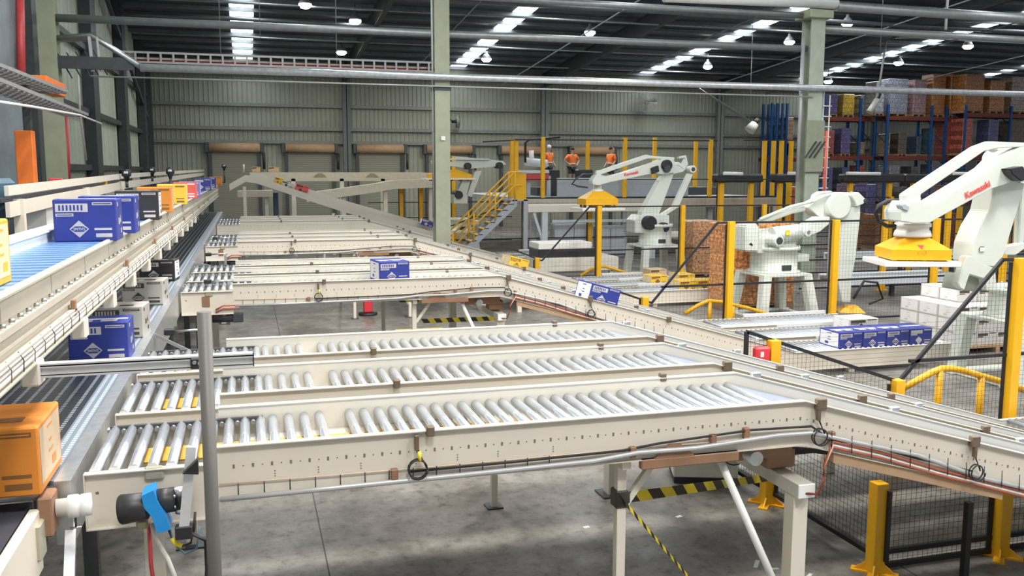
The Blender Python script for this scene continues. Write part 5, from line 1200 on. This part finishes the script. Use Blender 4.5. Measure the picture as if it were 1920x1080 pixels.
# loads on the floor behind the robots
fl = [(1505, 1535, 350, 38, RD, 'red'), (1592, 1622, 345, 38, (.16, .10, .16), 'plum'), (1626, 1662, 345, 38, PU, 'violet'), (1690, 1722, 350, 37, DK, 'black'), (1728, 1764, 352, 37, (.12, .12, .22), 'blue-black'), (1780, 1815, 348, 37, (.2, .07, .05), 'maroon'), (1850, 1890, 350, 36, PU, 'dusky purple'),
      (1602, 1640, 398, 33, (.30, .12, .05), 'rusty'), (1644, 1690, 402, 33, (.36, .15, .06), 'orange brown'), (1696, 1730, 405, 33, (.14, .06, .05), 'deep brown'), (1735, 1765, 404, 32, (.10, .11, .13), 'slate'), (1795, 1830, 400, 32, (.20, .07, .06), 'brick red')]
for a, c, py, Y, colr, nm in fl: load('%s wrapped load standing on the floor beyond the robots' % nm, a, c, py, 0, Y, colr, 1.0, 0)
load('bright orange striped stack of bagged goods behind the middle robot', 1370, 1512, 420, 0, 19.05, (.92, .40, .15), 1.0, 0.0, bw=.6, bh=.09, soft=.72)
load('brownish orange wrapped stack left of the middle robot, farther back', 1301, 1366, 415, 0, 25.5, (.66, .34, .17), 1.0, 0.0, bw=.4, bh=.3, soft=.75)
# white carton stack on a pallet beside the nearest robot
y0_, zt_ = 13.35, 0
tp = thing('wooden_pallet', 'wooden pallet under the stack of white cartons by the nearest robot', 'pallet', (0, 0, 0))
ps = at(1698, 600, 'y', 13.4); x_ = 12.35
MB().box(x_-.05, x_+1.9, 13.3, 14.9, .10, .14).build('top_boards', CARDBROWN, tp)
for f in (0, .9, 1.8): MB().box(x_-.05+f, x_+.05+f, 13.3, 14.9, 0, .10).build('bearer', CARDBROWN, tp)
n = 0
for lv, (ny, off) in enumerate(((3, 0), (3, 0), (3, 0), (2, .5))):
    for j in range(ny):
        for i in range(4):
            if (lv < 2 and j > 0 and i != 0) or (lv == 3 and i == 0): continue
            c = carton('off-white carton by the nearest robot, %s layer, %s row, %s from the left' % (['bottom', 'second', 'third', 'top'][lv], ['front', 'middle', 'back'][j if lv < 3 else j+1], ORD[i]), S_WHITE2, w=.45, d=.5, h=.24, logo=False, lod=True, group='white cartons on the pallet by the nearest robot')
            put(c, x_+.23+.46*i, 13.35+.26+.51*(j+(1 if lv == 3 else 0)), .142+.243*lv)
# low chain conveyors between the cells
for i, (y, pa_, pb_, py, lab) in enumerate(((19.9, 1575, 1810, 520, 'grey chain conveyor crossing behind the near yellow head'), (23.0, 1580, 1830, 478, 'pale conveyor frame crossing behind the near layer board'), (21.0, 1500, 1640, 560, 'grey low conveyor behind the middle robot head'))):
    a, c = at(pa_, py, 'y', y), at(pb_, py, 'y', y); t = thing('chain_conveyor', lab, 'conveyor', (0, 0, 0))
    for yy in (y, y+.9): MB().bbox(a.x, c.x, yy-.04, yy+.04, a.z-.22, a.z, .01).build('side_frame', LTPANEL, t)
    MB().box(a.x, c.x, y+.04, y+.86, a.z-.10, a.z-.03).build('chain_bed', STEEL, t)
    for f in (.1, .5, .9): x = a.x+(c.x-a.x)*f; MB().box(x-.05, x+.05, y+.4, y+.5, 0, a.z-.1).build('leg', DARKSTEEL, t)
# black overhead housings with pale tubes on yellow posts
Yk = 30.5
for i, (pa_, pb_, ta, tb) in enumerate(((1340, 1425, 1357, 1392), (1448, 1548, 1478, 1522), (1578, 1690, 1588, 1650), (1692, 1830, 1788, 1845))):
    a, c = at(pa_, 326, 'y', Yk), at(pb_, 342, 'y', Yk); t = thing('overhead_housing', 'black overhead cable housing with a pale tube, %s of four from the left' % ORD[i], 'cable housing', (0, 0, 0))
    MB().bbox(a.x, c.x, Yk-.25, Yk+.25, c.z, a.z, .06).build('housing', BLACK, t); b_ = at(pb_+4, 338, 'y', Yk); MB().box(a.x-.05, b_.x, Yk-.08, Yk+.08, c.z+.02, c.z+.12).build('carrier_beam', FBLACK, t)
    p, q = at(ta, 325, 'y', Yk-.3), at(tb, 326, 'y', Yk-.3); MB().cyl(p, q, .07, 10).build('pale_tube', WHITE, t)
    for f in (.15, .8):
        x = a.x+(c.x-a.x)*f; MB().bbox(x-.09, x+.09, Yk-.08, Yk+.08, 0, c.z, .01).build('yellow_post', YELLOW, t)
# conveyors high in the background: incline from the upper conveyor end and two feeders
Yi = 36.2
t = thing('far_incline_conveyor', 'long cream incline conveyor descending from the end of the upper belt', 'conveyor', (0, 0, 0))
def strip(pts, h, y, d=.05):
    b = MB()
    sec = []
    for px, py in pts:
        p = at(px, py, 'y', y); sec.append([b.bm.verts.new((p.x, p.y+dy, p.z+dz)) for dy, dz in ((0, 0), (d, 0), (d, -h), (0, -h))])
    for A, B in zip(sec, sec[1:]):
        for k in range(4): b._f([A[k], A[(k+1) % 4], B[(k+1) % 4], B[k]])
    b._f(sec[0][::-1]); b._f(sec[-1]); return b
strip([(430, 345), (460, 328), (480, 331), (640, 384), (830, 440)], .26, Yi).build('side_rail', CREAM, t)
strip([(470, 324), (490, 326), (640, 374), (830, 428)], .24, Yi+.9).build('side_rail', CREAM, t)
strip([(455, 331), (480, 334), (640, 386), (830, 442)], .05, Yi+.05, .85).build('belt', DARKBELT, t)
for px, pt in ((458, 340), (552, 366), (625, 390), (680, 410)):
    p = at(px, pt, 'y', Yi+.1); MB().box(p.x-.06, p.x+.06, Yi+.05, Yi+.17, 0, p.z-.2).build('leg', CREAM, t)
MB().cyl(at(457, 324, 'y', Yi), at(457, 308, 'y', Yi), .03, 8).build('corner_stub', CREAM, t)
def oninc(t, px, py): p = at(px, py, 'y', Yi+.25); return put(t, p.x, Yi+.45, p.z, 0, math.radians(18))
oninc(carton('red carton riding down the far incline conveyor', (B_RED, I_DARK, B_RED, B_PINK), w=.5, d=.45, h=.30, lod=True), 564, 361)
oninc(carton('small yellow carton near the top of the far incline conveyor', S_YELLOW, w=.3, d=.4, h=.25, lod=True), 521, 345)
oninc(carton('pale carton between yellow and red ones on the far incline', S_WHITE2, w=.45, d=.4, h=.18, lod=True), 538, 350)
oninc(carton('dark blue carton low on the far incline just left of the olive column', S_BLUEL, w=.5, d=.4, h=.26, lod=True), 800, 424)
t = thing('level_feeder_conveyor', 'level beige conveyor on thin legs before the roller doors', 'conveyor', (0, 0, 0))
Yf = 42.0
strip([(468, 323), (790, 323), (830, 326)], .40, Yf, .1).build('side_frame', mat('beige_frame', (.58, .53, .42), .45), t)
for px in (550, 641, 718): p = at(px, 335, 'y', Yf); MB().box(p.x-.09, p.x+.09, Yf, Yf+.2, 0, p.z).build('leg', CREAM, t)
for px in (600, 698): p = at(px, 332, 'y', Yf); MB().prism([p+Vector((-.3, -.02, 0)), p+Vector((.3, -.02, 0)), p+Vector((.1, -.02, .17)), p+Vector((-.1, -.02, .17))], (0, .03, 0)).build('splice_plate', mat('olive_splice', (.30, .26, .15), .5), t)
t = thing('rising_feeder_conveyor', 'beige conveyor rising towards the farthest robot', 'conveyor', (0, 0, 0))
Yf = 40.0
strip([(575, 362), (700, 345), (740, 338), (835, 335)], .38, Yf, .8).build('side_frame', mat('beige_frame_two', (.56, .51, .41), .45), t)
for px in (645, 724, 810): p = at(px, 352, 'y', Yf); MB().box(p.x-.09, p.x+.09, Yf+.2, Yf+.4, 0, p.z).build('leg', CREAM, t)
t = thing('low_feeder_conveyor', 'short beige conveyor below the top of the far incline', 'conveyor', (0, 0, 0))
strip([(445, 358), (512, 357)], .26, 38.5, .8).build('side_frame', mat('beige_frame_three', (.58, .52, .42), .45), t)
for px in (500,): p = at(px, 365, 'y', 38.5); MB().box(p.x-.07, p.x+.07, 38.6, 38.75, 0, p.z).build('leg', CREAM, t)
a, c = at(512, 360, 'y', 37.6), at(523, 404, 'y', 37.6); tag(MB().bbox(a.x, c.x, 37.6, 37.9, 0, a.z, .03).build('blue_post', mat('navy_post', (.03, .06, .12), .5)), 'dark blue post under the far incline conveyor', 'post')
for i, (pa_, pb_) in enumerate(((472, 488), (502, 522))):
    a, c = at(pa_, 314, 'y', 43), at(pb_, 323, 'y', 43); put(carton('kraft carton on the level conveyor before the roller doors, %s' % ['left one', 'right one'][i], S_KRAFT, w=c.x-a.x, d=.4, h=.24, lod=True, logo=False), (a.x+c.x)/2, 42.4, at(480, 323, 'y', 42.4).z)
